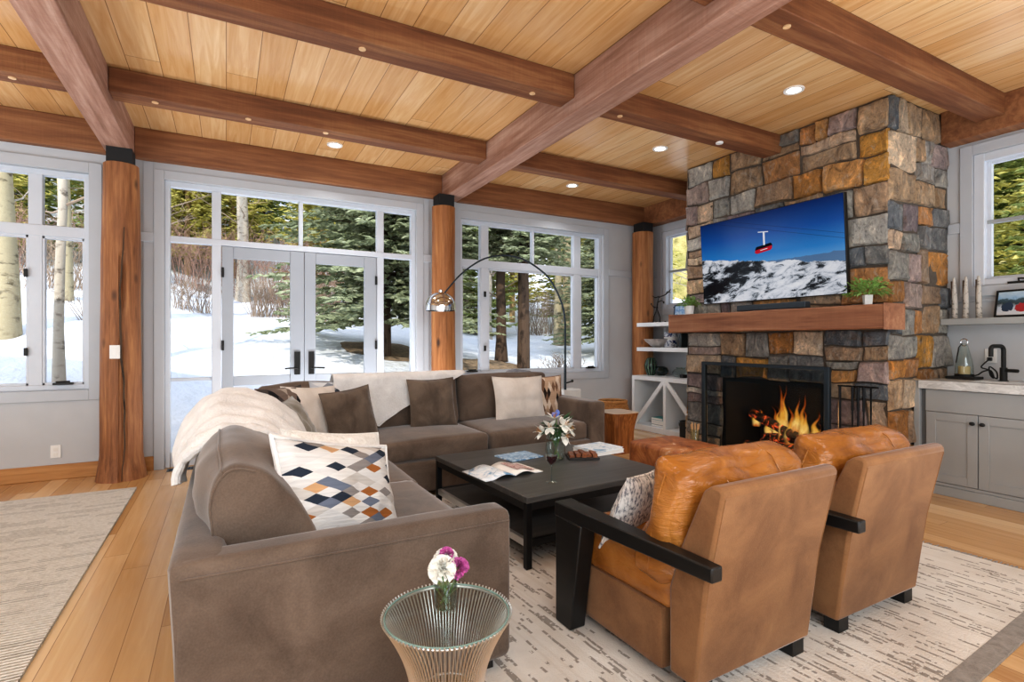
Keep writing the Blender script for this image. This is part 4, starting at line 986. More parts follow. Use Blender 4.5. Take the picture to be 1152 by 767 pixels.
cd = thing('pillar_candle', (txx, ty, .947), 'cream pillar candle inside the glass lantern', 'candle'); part('wax', MB().lathe([(.04, 0), (.041, .08), (.036, .085), (.001, .08)], 22, (txx, ty, .947)), M['wax'], cd); part('wick', MB().tube([(txx, ty, 1.025), (txx, ty, 1.04)], .002, 5), M['blackmat'], cd)
o2 = thing('counter_outlet', (XW-.005, 1.99, 1.07), 'white outlet plate on the wall behind the bar counter', 'outlet'); part('plate', MB().box(XW-.01, XW, 1.95, 2.03, 1.06, 1.18), M['white'], o2, bevel=.003)
part('socket', MB().box(XW-.014, XW-.009, 1.975, 2.005, 1.125, 1.155), M['page'], o2)
pc = thing('power_cord', (5.66, 1.95, .923), 'bundled black cord with a plug, running from the outlet to the tray', 'cord')
part('plug', MB().box(XW-.04, XW-.014, 1.975, 2.005, 1.078, 1.108), M['blackmat'], pc, bevel=.004)
cp = [(5.685, 1.99, 1.09), (5.66, 2.02, 1.05), (5.65, 2.03, 1.02), (5.65, 1.98, 1.0), (5.64, 1.95, .95), (5.63, 1.92, .935), (5.62, 1.92, .99), (5.63, 1.97, 1.03), (5.62, 1.96, .96), (5.60, 1.93, .94), (5.6, 1.95, 1.0), (5.6, 2.0, .99), (5.58, 2.03, .96), (5.53, 2.06, .95)]
cur = MB(); pts = []
for i in range(len(cp)-1):
    for k in range(4):
        t = k/4; p0, p1, p2, p3 = [Vector(cp[max(0, min(len(cp)-1, i+q))]) for q in (-1, 0, 1, 2)]
        pts.append(.5*((2*p1)+(p2-p0)*t+(2*p0-5*p1+4*p2-p3)*t*t+(3*p1-p0-3*p2+p3)*t**3))
part('cable', cur.tube(pts, .0055, 8), M['blackmat'], pc)
solo('bar_shelf', MB().box(5.52, XW-.001, .4, 2.27, 1.385, 1.44), M['greyshelf'], 'long grey floating shelf above the wet bar', 'shelf', bevel=.004)
for k, (y, w) in enumerate(((2.205, 'nearest the chimney'), (2.125, 'middle one of three'), (2.035, 'rightmost, nearest the photo frame'))):
    pts = [(5.615+.01*ns(z*5, k), y+.012*(z-.15)*(1 if k != 1 else -1), 1.44+z) for z in [.36*i/12 for i in range(13)]]
    t = thing('birch_stick', (5.615, y, 1.44), 'upright pale birch stick candleholder on the bar shelf, '+w, 'decoration', 'birch sticks on the bar shelf')
    part('stick', MB().tube(pts, [.021-.013*(i/12)**3 for i in range(13)], 12), M['birch'], t)
    part('dark_edge', MB().tube([(p[0]-.002, p[1]+.014, p[2]) for p in pts[:-1]], .009, 6), M['spruce_bark'], t)
pframe(5.60, 1.80, 1.441, .30, .225, -.28, 'photo', 'blackmat', 'black framed photo of people in snow, one in red, on the bar shelf', .16)

# ------------------------------------------------------------------ rugs
ang = R(3.6)
rg = thing('dashed_rug', (3.80, .96, 0), 'large cream rug with short dark dashes under the coffee table and armchairs', 'rug', rz=ang)
part('field', MB().box(-2.95, -.0, .075, 3.2, 0.0005, .011), M['rugdash'], rg, world=False, flat=True)
part('border', MB().box(-2.95, 0, 0, .075, 0.0005, .0125), M['rugborder'], rg, world=False, flat=True, label='grey woven border band')
random.seed(12); fr = MB()
for k in range(230):
    y = .0+k*.0139; a = random.uniform(-.3, .3); fr.tube([(0, y, .006), (.02, y+.01*a, .007), (.045+random.uniform(-.01, .01), y+.03*a, .004)], .0035, 5)
part('fringe', fr, M['rugborder'], rg, world=False)
solo('ribbed_rug', MB().box(-3.3, -.665, 1.3, 5.42, .0005, .014), M['rugrib'], 'cream woven rug with fine ribs on the floor left of the sofa', 'rug', flat=True)

# ------------------------------------------------------------------ sectional sofa
def warp(p):
    return (p[0], p[1]+.07*max(0.0, p[0]-1.0), p[2])
def wmb(mb): mb.v = [warp(p) for p in mb.v]; return mb
sf = thing('sectional_sofa', (.9, 3.4, 0), 'large taupe velvet L-shaped sectional sofa', 'sofa')
def T(x, y, z): return Matrix.Translation((x, y, z))
# near arm, left back frame, left base
part('arm', MB().soft(.54, .068, .282, .035, 14, (0, .006, 0), .003, 4, T(.41, 1.813, .335)), M['sofa'], sf, label='broad low arm panel facing the camera')
sm = MB().tube([(-.115, 1.742, .575), (.4, 1.738, .575), (.935, 1.742, .575)], .0035, 6); part('seam', sm, M['sofa'], sf)
part('back_frame', MB().soft(.075, 1.66, .285, .035, 14, (.004, 0, 0), .003, 3, T(-.062, 3.415, .338) @ Matrix.Rotation(R(-3), 4, 'Y')), M['sofa'], sf)
part('back_frame', wmb(MB().soft(1.62, .075, .30, .035, 14, (0, .004, 0), .003, 3, T(1.66, 4.985, .352))), M['sofa'], sf)
part('arm', wmb(MB().soft(.10, .545, .30, .04, 14, (.006, 0, 0), .003, 4, T(3.205, 4.515, .352))), M['sofa'], sf)
part('base', MB().soft(.50, 1.06, .125, .02, 8, mat=T(.44, 2.92, .175)), M['sofa'], sf)
part('base', wmb(MB().soft(1.54, .51, .125, .02, 10, mat=T(1.56, 4.46, .175))), M['sofa'], sf)
for (x, y, d, l) in ((.50, 2.415, .535, .46), (.51, 3.445, .56, .46)):
    part('seat_cushion', MB().soft(l, d, .082, .035, 14, (.02, .012, .022), .006, 5, T(x, y, .372), seed=x*9+y), M['sofa'], sf)
part('seat_cushion', MB().soft(.48, .44, .082, .035, 14, (.0, .012, .02), .006, 5, T(.52, 4.44, .372)), M['sofa'], sf)
for (xa, xb, k) in ((1.02, 1.985, 1), (2.0, 3.085, 2)):
    part('seat_cushion', wmb(MB().soft((xb-xa)/2-.004, .45, .085, .04, 16, (.0, .022, .026), .006, 4, T((xa+xb)/2, 4.43, .375), seed=k*7)), M['sofa'], sf)
# back cushions
def backc(c, hx, hy, hz, mat, seed):
    return MB().soft(hx, hy, hz, .06, 18, (.05, .03, .035), .012, 5, mat, seed=seed)
def closed(pts, n):
    out = []; m = len(pts)
    for i in range(n):
        t = i*m/n; k = int(t); f = t-k; p = [Vector(pts[(k+d) % m]) for d in (-1, 0, 1, 2)]
        out.append(.5*((2*p[1])+(p[2]-p[0])*f+(2*p[0]-5*p[1]+4*p[2]-p[3])*f*f+(3*p[1]-p[0]-3*p[2]+p[3])*f**3))
    return out
SA = closed([(.275, .475), (.27, .60), (.18, .745), (.085, .825), (.005, .835), (-.045, .76), (-.045, .64), (.0, .52), (.10, .462)], 48)
SB = closed([(.315, .475), (.325, .62), (.25, .765), (.13, .85), (.01, .87), (-.09, .79), (-.115, .67), (-.05, .53), (.10, .462)], 48)
def csec(y):
    t = max(0, min(1, (y-1.95)/.35)); t = t*t*(3-2*t); u = max(0, min(1, (y-2.55)/.25)); u = u*u
    return [a_.lerp(b_, t*(1-.35*u)) for a_, b_ in zip(SA, SB)]
mb = MB(); rings = []
for y, k in [(1.905, .0), (1.908, .35), (1.915, .62), (1.925, .83), (1.94, .95), (1.955, 1.0)]+[(1.955+.80*i/20, 1.0) for i in range(1, 21)]+[(2.775, .95), (2.79, .8), (2.80, .4), (2.805, 0)]:
    sec = csec(y); c = Vector((sum(p.x for p in sec)/48, sum(p.y for p in sec)/48)); rr = []
    for q in sec:
        p = c+(q-c)*max(k, .02); d = (q-c).normalized()*(k > .9)
        w_ = .010*ns(p.x*6, y*5, p.y*6)+.006*ns(p.x*15, y*7+p.y*9, p.y*15)
        rr.append((p.x+d.x*w_, y-.012*(k < .95)*ns(p.x*8, p.y*8), p.y+d.y*w_))
    rings.append(rr)
for rr in rings: mb.v += rr
for j in range(len(rings)-1):
    for k in range(48): mb.f.append((j*48+k, j*48+(k+1) % 48, (j+1)*48+(k+1) % 48, (j+1)*48+k)); mb.c.append(None)
mb.add(rings[0], [tuple(range(48))[::-1]]); mb.add(rings[-1], [tuple(range(48))])
cl = part('back_cushion', mb, M['sofa'], sf, sharp=180)
def rim(j, ks): return [Vector(rings[j][k % 48])+Vector((0, -.001, 0)) for k in ks]
part('piping', MB().tube(rim(4, range(16, 42)), .0042, 6), M['sofa'], cl)
part('piping', MB().tube([Vector(rings[j][23])+Vector((0, 0, .001)) for j in range(4, 26)], .0042, 6), M['sofa'], cl)
part('back_cushion', MB().soft(.115, .43, .255, .055, 18, (.06, .03, .02), .014, 5, T(.08, 3.24, .635) @ Matrix.Rotation(R(-11), 4, 'Y'), seed=5), M['sofa'], sf)
part('back_cushion', MB().soft(.10, .42, .23, .055, 16, (.06, .03, .03), .014, 5, T(.10, 4.08, .60) @ Matrix.Rotation(R(-12), 4, 'Y'), seed=9), M['sofa'], sf)
part('back_cushion', wmb(MB().soft(.38, .10, .23, .05, 16, (.02, .05, .03), .012, 5, T(.60, 4.80, .64) @ Matrix.Rotation(R(-10), 4, 'X'), seed=12)), M['sofa'], sf)
for (xa, xb, s_) in ((1.0, 1.99, 15), (2.0, 3.08, 19)):
    part('back_cushion', wmb(MB().soft((xb-xa)/2, .095, .235, .045, 18, (.0, .045, .012), .010, 5, T((xa+xb)/2, 4.79, .665) @ Matrix.Rotation(R(-9), 4, 'X'), seed=s_)), M['sofa'], sf)
for (x, y) in ((.0, 1.82), (.86, 1.82), (.0, 4.9), (.9, 3.6), (3.2, 4.2), (3.2, 5.05), (2.1, 4.15)):
    part('foot', MB().box(x-.03, x+.03, y-.03, y+.03, .0, .055) if x < 3 else MB().box(x-.03, x+.03, y-.03, y+.03, .0, .055), M['oakfelt'], sf)

def pillow(w, h, t, c, wd, up, mat, label, seed, amp=.011, cat='pillow', ears=.075, welt=None):
    mb = MB().pillow(w, h, t, frame(c, wd, up), amp=amp, seed=seed, ears=ears)
    r = thing('throw_pillow', (c[0], c[1], c[2]-h/2), label, cat, 'throw pillows on the seating')
    part('cushion', mb, M[mat], r, sharp=60)
    m = frame(c, wd, up); pts = []
    for (a, b) in [(-1, -1), (1, -1), (1, 1), (-1, 1)]:
        nx = {(-1, -1): (1, -1), (1, -1): (1, 1), (1, 1): (-1, 1), (-1, 1): (-1, -1)}[(a, b)]
        for k in range(10):
            u = a+(nx[0]-a)*k/10; v = b+(nx[1]-b)*k/10
            pts.append(m @ Vector((w/2*u*(1-ears*(1-v*v)), 0, h/2*v*(1-ears*(1-u*u)))))
    part('piping', MB().tube(pts, .005 if not welt else .011, 6, close=True), M[welt or mat], r)
    return r
pillow(.60, .40, .17, (.40, 2.165, .655), (.83, .50, -.233), (-.15, .40, .92), 'diamond', 'big pillow with white, orange and navy diamond weave, nearest the camera on the sofa', 3, .012, welt='fleece')
pillow(.56, .40, .16, (.45, 2.42, .655), (.83, .50, -.17), (-.15, .40, .92), 'fur', 'fluffy white pillow hidden behind the big diamond pattern pillow', 11, .012)
pillow(.48, .46, .15, (.42, 3.72, .655), (.35, .93, 0), (-.45, .1, .88), 'grvelvet', 'crumpled grey-green velvet pillow leaning beside the ivory blanket', 17, .018)
pillow(.46, .46, .13, (.42, 4.30, .69), (.75, .66, 0), (-.3, .3, .9), 'darkpat', 'dark patterned pillow in the sofa corner behind the cream one', 23)
pillow(.46, .46, .14, (.60, 4.40, .67), (.92, .38, -.05), (-.2, .3, .9), 'cream', 'cream pillow in the sofa corner behind the taupe velvet pillow', 29)
pillow(.45, .46, .16, (.885, 4.36, .635), (.93, .36, .10), (-.12, .22, .95), 'velvet', 'taupe velvet pillow standing in the sofa corner', 31, .012)
pillow(.46, .42, .12, (.84, 4.66, .70), (.96, .2, 0), (0, .2, .97), 'greypat', 'pale pillow with grey print half hidden in the corner beside the draped throw', 37)
pillow(.46, .46, .17, (1.66, 4.58, .675), (1, .07, .01), (0, .2, .97), 'velvet', 'taupe velvet pillow standing beside the hanging throw tip on the far sofa', 41, .010)
pillow(.60, .46, .17, (2.60, 4.63, .66), (1, .07, -.02), (0, .2, .97), 'cream', 'wide cream linen pillow on the far sofa', 43, .010)
pillow(.44, .44, .14, (2.99, 4.76, .655), (1, .02, 0), (0, .14, .98), 'ikat', 'brown and black ikat pillow between the wide cream pillow and the far arm', 47)
# blankets
def left_blanket(a, b):
    y = 2.62+(1.14)*b+.10*(a-.35)*(1-b)+.03*ns(a*5, 7.7)*(1-b)
    prof = [(.40, .58), (.375, .70), (.32, .80), (.22, .88), (.10, .925), (-.02, .925), (-.11, .88), (-.175, .80), (-.20, .71), (-.205, .64)]
    t = a*(len(prof)-1); i = min(int(t), len(prof)-2); f = t-i
    x = prof[i][0]*(1-f)+prof[i+1][0]*f; z = prof[i][1]*(1-f)+prof[i+1][1]*f
    sm = max(0.0, min(1.0, b/.45)); sm = sm*sm*(3-2*sm); dn = max(0.0, (b-.6)/.4)
    hgt = (z-.58)/.345
    z += (-.085+.135*sm-.05*dn)*hgt; x = .08+(x-.08)*(.90+.14*sm)
    k = math.exp(-b*5.0)          # bunched folds near the front edge
    z += .020*k*math.sin(b*62+3*ns(a*2.5, 1.1))*hgt; x += (x-.08)*.06*k*math.sin(b*62+3*ns(a*2.5, 1.1))
    z += .018*ns(y*5, a*6)*hgt+.010*ns(y*13, a*14); x += .02*ns(y*4, a*5)
    return (x, y+.02*ns(a*4, 1.5), z)
lb = thing('ivory_blanket', (.1, 3.3, .6), 'thick ivory fleece blanket thrown over the left sofa back', 'blanket')
part('cloth', MB().grid(left_blanket, 56, 60), M['fleece'], lb, solidify=.026, sharp=180)
pts = []
for i in range(41):
    p = Vector(left_blanket(i/40, .0)); pts.append(p+Vector((.006*ns(i*.3, 2), -.012+.010*ns(i*.22, 5), .004)))
part('folded_edge', MB().tube(pts, [.020+.006*ns(i*.35, 9) for i in range(41)], 10), M['fleece'], lb)
def far_throw(a, b):
    x = .80+1.25*a
    if x < 1.17: fz = .76-(.76-.50)*((x-.80)/.37)**1.0
    else: fz = .50+(.94-.50)*((x-1.17)/.88)**.85
    top = .925; L1 = top-fz; L2 = .10; L3 = .30; tot = L1+L2+L3; s_ = b*tot
    slope = .16
    if s_ < L1: z = fz+s_; y = 4.60+slope*(z-.5)-.012
    elif s_ < L1+L2:
        q = (s_-L1)/L2; y = 4.655+.14*q; z = top+.03*math.sin(PI*q)
    else: z = top-(s_-L1-L2); y = 4.80+.26+.0*z if False else 4.80+.04*math.sin(min(1, (s_-L1-L2)/.1)*PI/2)
    y += .006*ns(x*7, z*7); z += .006*ns(x*9, 3.0)
    return warp((x, y, z))
ft = thing('cream_throw', (1.4, 4.75, .5), 'cream fleece throw draped over the far sofa back, its corner hanging to a point', 'blanket')
part('cloth', MB().grid(far_throw, 44, 44), M['fleece'], ft, solidify=.016, sharp=180)
part('hem', MB().tube([Vector(far_throw(i/40, 0.0))+Vector((0, -.004, 0)) for i in range(41)], .007, 6), M['fleece'], ft)
gk = solo('grey_scarf', MB().soft(.16, .06, .045, .03, 12, (.01, .01, .02), .02, 9, T(2.92, 5.16, .71)), M['greyknit'], 'bundled grey knit lying on the far sofa back behind the cream pillow', 'cloth')
gk.location.z = .795; gk.location.x = 2.88

# ------------------------------------------------------------------ coffee table and what lies on it
tb = thing('coffee_table', (1.42, 2.45, 0), 'large square charcoal coffee table with black metal legs and lower shelf', 'table', rz=R(3.3))
TW, TD, TZ = 1.12, 1.22, .405
part('tabletop', MB().box(0, TW, 0, TD, TZ-.035, TZ), M['tabletop'], tb, world=False, bevel=.004)
part('apron', MB().box(.004, TW-.004, .004, .03, TZ-.075, TZ-.035).box(.004, TW-.004, TD-.03, TD-.004, TZ-.075, TZ-.035).box(.004, .03, .03, TD-.03, TZ-.075, TZ-.035).box(TW-.03, TW-.004, .03, TD-.03, TZ-.075, TZ-.035), M['ebony'], tb, world=False)
for (x, y) in ((.003, .003), (TW-.038, .003), (.003, TD-.038), (TW-.038, TD-.038)):
    part('leg', MB().box(x, x+.035, y, y+.035, 0.012, TZ-.035), M['black'], tb, world=False, bevel=.002)
part('shelf', MB().box(.035, TW-.035, .035, TD-.035, .135, .165), M['tabletop'], tb, world=False)
for q in (.006, TW-.032): part('shelf_rail', MB().box(q, q+.026, .038, TD-.038, .13, .168), M['nickel'], tb, world=False, label='pale metal rail along the lower shelf')
for q in (.006, TD-.032): part('shelf_rail', MB().box(.038, TW-.038, q, q+.026, .13, .168), M['black'], tb, world=False)
def quadslab(mb, p, z0, z1, uv=True):
    mb.add([(*q, z0) for q in p]+[(*q, z1) for q in p], [(3, 2, 1, 0), (4, 5, 6, 7)]+[(i, (i+1) % 4, 4+(i+1) % 4, 4+i) for i in range(4)], [(0, 0), (1, 0), (1, 1), (0, 1)]*2); return mb
def rect(c, w, d, a):
    ca, sa = math.cos(a), math.sin(a); return [(c[0]+x*ca-y*sa, c[1]+x*sa+y*ca) for x, y in ((-w/2, -d/2), (w/2, -d/2), (w/2, d/2), (-w/2, d/2))]
Z0 = TZ+.001
# open magazine
om = thing('open_magazine', (1.60, 2.97, Z0), 'open magazine with a photo page lying near the table edge', 'magazine')
mm = T(1.56, 3.0, Z0) @ Matrix.Rotation(R(6), 4, 'Z')
def pg(side):
    def fn(a, b):
        x = side*a*.22; z = .003+.022*math.sin(min(1, a*1.4)*PI)*(1-.3*a)+.004*(1-a)
        return mm @ Vector((x*.98+.0, (b-.5)*.29, z))
    return fn
part('page', MB().grid(pg(1), 14, 4), M['page'], om, solidify=.006, sharp=180); part('page', MB().grid(pg(-1), 14, 4), M['cover2'], om, solidify=.006, sharp=180, label='pale blue page')
def pgp(a, b): return mm @ (Vector((.045+a*.14, (b-.5)*.20, .0105+.022*math.sin(min(1, ((.045+a*.14)/.22)*1.4)*PI)*(1-.3*((.045+a*.14)/.22))+.004*(1-(.045+a*.14)/.22))))
part('printed_photo', MB().grid(pgp, 10, 4), M['pagepic'], om, sharp=180)
bm_ = thing('blue_magazine', (1.87, 3.34, Z0), 'closed pale blue magazine lying flat mid table', 'magazine')
part('cover', quadslab(MB(), rect((1.87, 3.34), .28, .22, R(8)), Z0, Z0+.008), M['cover'], bm_, flat=True)
for k, (w, d, z, h, m, a, lab) in enumerate(((.29, .26, Z0, .026, 'page', 4, 'white hardback lying at the bottom beside the vase'), (.28, .25, Z0+.027, .012, 'cover2', 7, 'thin pale blue book on top of the white hardback'))):
    b = thing('table_book', (2.49, 3.21, z), lab, 'book', 'books on the coffee table'); part('pages', quadslab(MB(), rect((2.49, 3.21), w-.008, d-.008, R(a)), z+.002, z+h-.002), M['page'], b, flat=True)
    part('cover', quadslab(quadslab(MB(), rect((2.49, 3.21), w, d, R(a)), z, z+.002), rect((2.49, 3.21), w, d, R(a)), z+h-.002, z+h), M['cover2' if k else 'page'], b, flat=True)
pz = thing('wooden_game', (2.27, 3.12, Z0), 'reddish carved wooden puzzle board beside the vase', 'game')
part('tray', quadslab(MB(), rect((2.26, 3.10), .22, .17, R(-25)), Z0, Z0+.014), M['oakfelt'], pz, flat=True)
for k in range(5):
    c = Vector((2.26, 3.10)); dx = (k-2)*.04; part('block', quadslab(MB(), rect((2.26+dx*math.cos(R(-25))+.004*(k % 2), 3.10+dx*math.sin(R(-25))), .034, .14-.02*(k % 2), R(-25+3*(k % 3-1))), Z0+.014, Z0+.03+.007*(k % 3)), M['puzzle'], pz, flat=True)
wg = thing('wine_glass', (1.70, 2.64, Z0), 'stemmed wine glass part filled with red wine', 'glass')
gp = [(.036, 0), (.034, .004), (.006, .010), (.0045, .03), (.0045, .095), (.010, .105), (.030, .13), (.038, .165), (.036, .20), (.031, .235)]
part('glass', MB().lathe(gp, 28, (1.70, 2.64, Z0), cap=False), M['vglass'], wg); part('wine', MB().lathe([(.006, .107), (.029, .131), (.0365, .160), (.001, .1605)], 28, (1.70, 2.64, Z0)), M['wine'], wg, label='dark red wine')
vs_ = thing('flower_vase', (2.07, 3.15, Z0), 'clear glass vase of white lilies on the coffee table', 'vase')
vp = [(.055, 0), (.060, .01), (.062, .06), (.078, .13), (.074, .17), (.05, .205), (.052, .225)]
part('vessel', MB().lathe(vp, 30, (2.07, 3.15, Z0), cap=False), M['vglass'], vs_); part('vessel_floor', MB().lathe([(.054, .002), (.054, .008)], 24, (2.07, 3.15, Z0)), M['vglass'], vs_)
random.seed(9)
def stems(c, n, sp, h, m):
    mb = MB()
    for k in range(n):
        a = 2*PI*k/n+.4; mb.tube([(c[0]-.02*math.cos(a), c[1]-.02*math.sin(a), c[2]+.012), (c[0]+.012*math.cos(a), c[1]+.012*math.sin(a), c[2]+h*.55), (c[0]+sp*math.cos(a), c[1]+sp*math.sin(a), c[2]+h)], .004, 6)
    return mb
def petal(mb, c, d, L, w, curl):
    d = Vector(d).normalized(); sd = d.cross(Vector((.1, .2, 1))).normalized(); nn = sd.cross(d)
    def fn(a, b):
        ww = w*math.sin(PI*min(1, .12+b*.86))**.8; return Vector(c)+d*L*b+sd*(a-.5)*ww+nn*(curl*b*b*L-.25*ww*(1-abs(2*a-1)**2)*.5)
    mb.grid(fn, 4, 6)
bq = [(2.0, 3.12, .64, (-.6, -.7, .5)), (2.07, 3.05, .66, (.0, -1, .5)), (2.13, 3.10, .62, (.7, -.6, .4)), (2.06, 3.16, .69, (-.1, -.2, 1)), (1.98, 3.19, .60, (-1, .1, .4)), (2.09, 3.08, .58, (.2, -1, .1)), (2.15, 3.18, .64, (.9, .2, .5))]
for i, (x, y, z, d) in enumerate(bq):
    f = thing('lily', (x, y, z), 'open white lily in the coffee table vase', 'flower', 'white lilies in the vase'); mb = MB(); d = Vector(d).normalized()
    s1 = d.cross(Vector((0, .1, 1))).normalized(); s2 = d.cross(s1)
    for k in range(6):
        a = 2*PI*k/6; petal(mb, (x, y, z), d*.62+(s1*math.cos(a)+s2*math.sin(a))*.72, .074, .052 if k % 2 else .042, -.30)
    part('petals', mb, M['petal'], f, sharp=180)
    st_ = MB()
    for k in range(5):
        a = 2*PI*k/5; e = Vector((x, y, z))+d*.045+(s1*math.cos(a)+s2*math.sin(a))*.014; st_.tube([(x, y, z), e], .0012, 5).ball(e, .0028, 6)
    part('stamens', st_, M['yellow'], f); part('stem', MB().tube([(x, y, z), (2.07+(x-2.07)*.4, 3.15+(y-3.15)*.4, .57), (2.07-(x-2.07)*.2, 3.15-(y-3.15)*.2, .43)], .0035, 6), M['stem'], f)
hy = thing('blue_blossom', (2.085, 3.17, .70), 'small blue blossom cluster above the white lilies', 'flower'); mb = MB()
for k in range(22):
    a = random.uniform(0, 2*PI); r_ = .03*random.random()**.5; mb.ball((2.085+r_*math.cos(a), 3.17+r_*math.sin(a), .70+random.uniform(-.0, .045)), .012, 6)
part('petals', mb, M['bluepetal'], hy); part('stem', MB().tube([(2.085, 3.17, .70), (2.075, 3.155, .57), (2.065, 3.14, .43)], .0035, 6), M['stem'], hy)
gr = thing('vase_greenery', (2.10, 3.16, .6), 'dark green leaves spraying out beside the lilies', 'leaves'); mb = MB()
for k in range(80):
    a = random.uniform(0, 2*PI); up = random.uniform(-.35, .9); p = Vector((2.07+.05*math.cos(a), 3.15+.05*math.sin(a), .60+random.uniform(-.02, .07))); leaf(mb, p, (math.cos(a), math.sin(a), up), random.uniform(.05, .10), .022, .25)
for k in range(16):
    a = random.uniform(-.8, .5); p = Vector((2.12+.04*random.random(), 3.17, .62+.05*random.random())); leaf(mb, p, (math.cos(a), math.sin(a)*.5+.2, random.uniform(.2, 1.3)), random.uniform(.08, .13), .018, .15)
part('leaves', mb, M['leafdark'], gr, flat=True); part('stems', stems((2.07, 3.15, Z0), 7, .03, .21, 0), M['stem'], gr)

# ------------------------------------------------------------------ wire side table with carnations
sx, sy, STZ = .565, 1.435, .465
wt = thing('wire_side_table', (sx, sy, 0), 'round hourglass side table of nickel wire rods with a glass top', 'table')
def hour(z):
    t = z/STZ
    return .105+.085*max(0, (t-.52)/.48)**1.75 + .055*max(0, (.42-t)/.42)**1.6
mb = MB(); n = 92
for k in range(n):
    a = 2*PI*k/n; mb.tube([(sx+hour(z)*math.cos(a), sy+hour(z)*math.sin(a), z) for z in [.008+(STZ-.010)*i/16 for i in range(17)]], .0024, 6)
part('wire_rods', mb, M['nickel'], wt)
def hoop(r, z, t=.004): return MB().tube([(sx+r*math.cos(2*PI*k/64), sy+r*math.sin(2*PI*k/64), z) for k in range(64)], t, 8, close=True)
part('base_ring', hoop(hour(0), .006, .006), M['nickel'], wt); part('waist_ring', hoop(hour(.22)-.005, .22), M['nickel'], wt); part('top_ring', hoop(hour(STZ-.012)-.006, STZ-.012, .004), M['nickel'], wt)
part('glass_top', MB().lathe([(.176, 0), (.179, .004), (.176, .008)], 64, (sx, sy, STZ-.010)), M['tglass'], wt, label='clear round glass top')
part('glass_edge', hoop(.1785, STZ-.006, .003), plain('green_glass_edge', '#7f9992', .15, var=.1), wt)
zt = STZ-.001
tm_ = thing('glass_tumbler', (.562, 1.44, zt), 'straight clear glass tumbler holding carnations on the wire table', 'glass')
part('vessel', MB().lathe([(.030, 0), (.032, .003), (.033, .10), (.0315, .10), (.030, .012), (.001, .010)], 30, (.562, 1.44, zt), cap=False), M['vglass'], tm_)
part('water', MB().lathe([(.0295, .012), (.0305, .055), (.001, .055)], 26, (.562, 1.44, zt)), M['water'], tm_)
random.seed(14)
def carn(c, r, mat, label):
    f = thing('carnation', (c[0], c[1], c[2]-r), label, 'flower', 'carnations in the tumbler'); mb = MB()
    for k in range(70):
        d = Vector((random.gauss(0, 1), random.gauss(0, 1), random.gauss(.25, .8))).normalized(); s1 = d.cross(Vector((.3, .5, .8))).normalized(); s2 = d.cross(s1); p = Vector(c)+d*r*.35; sd = random.uniform(0, 50); t0 = random.uniform(0, PI)
        e1 = s1*math.cos(t0)+s2*math.sin(t0); e2 = d.cross(e1)
        def fn(a, b):
            q = p+d*r*.68*b*(1-.12*abs(2*a-1))+e1*(a-.5)*r*.62*(.4+b)+e2*(r*.13*math.sin(a*9+sd)*b); return q
        mb.grid(fn, 6, 3)
    part('petals', mb, M[mat], f, sharp=180); part('stem', MB().tube([(c[0], c[1], c[2]-r*.3), (.562+(c[0]-.562)*.3, 1.44+(c[1]-1.44)*.3, c[2]-.07), (.562-(c[0]-.562)*.4, 1.44-(c[1]-1.44)*.4, zt+.02)], .003, 6), M['stem'], f)
carn((.545, 1.425, .592), .040, 'petal', 'white carnation at the front left of the tumbler bouquet')
carn((.570, 1.460, .598), .038, 'petal', 'white carnation at the back of the tumbler bouquet')
carn((.596, 1.425, .585), .031, 'pink', 'magenta carnation at the right of the tumbler bouquet')
carn((.568, 1.45, .622), .022, 'pink', 'small magenta carnation on top of the tumbler bouquet')
mb = MB()
for k in range(12):
    a = random.uniform(0, 2*PI); leaf(mb, (.562+.012*math.cos(a), 1.44+.012*math.sin(a), .50+.05*random.random()), (math.cos(a), math.sin(a), 1.2), .045, .010, .1)
lf = solo('bouquet_leaves', mb, M['leaf'], 'light green leaves inside the glass tumbler', 'leaves', flat=True)

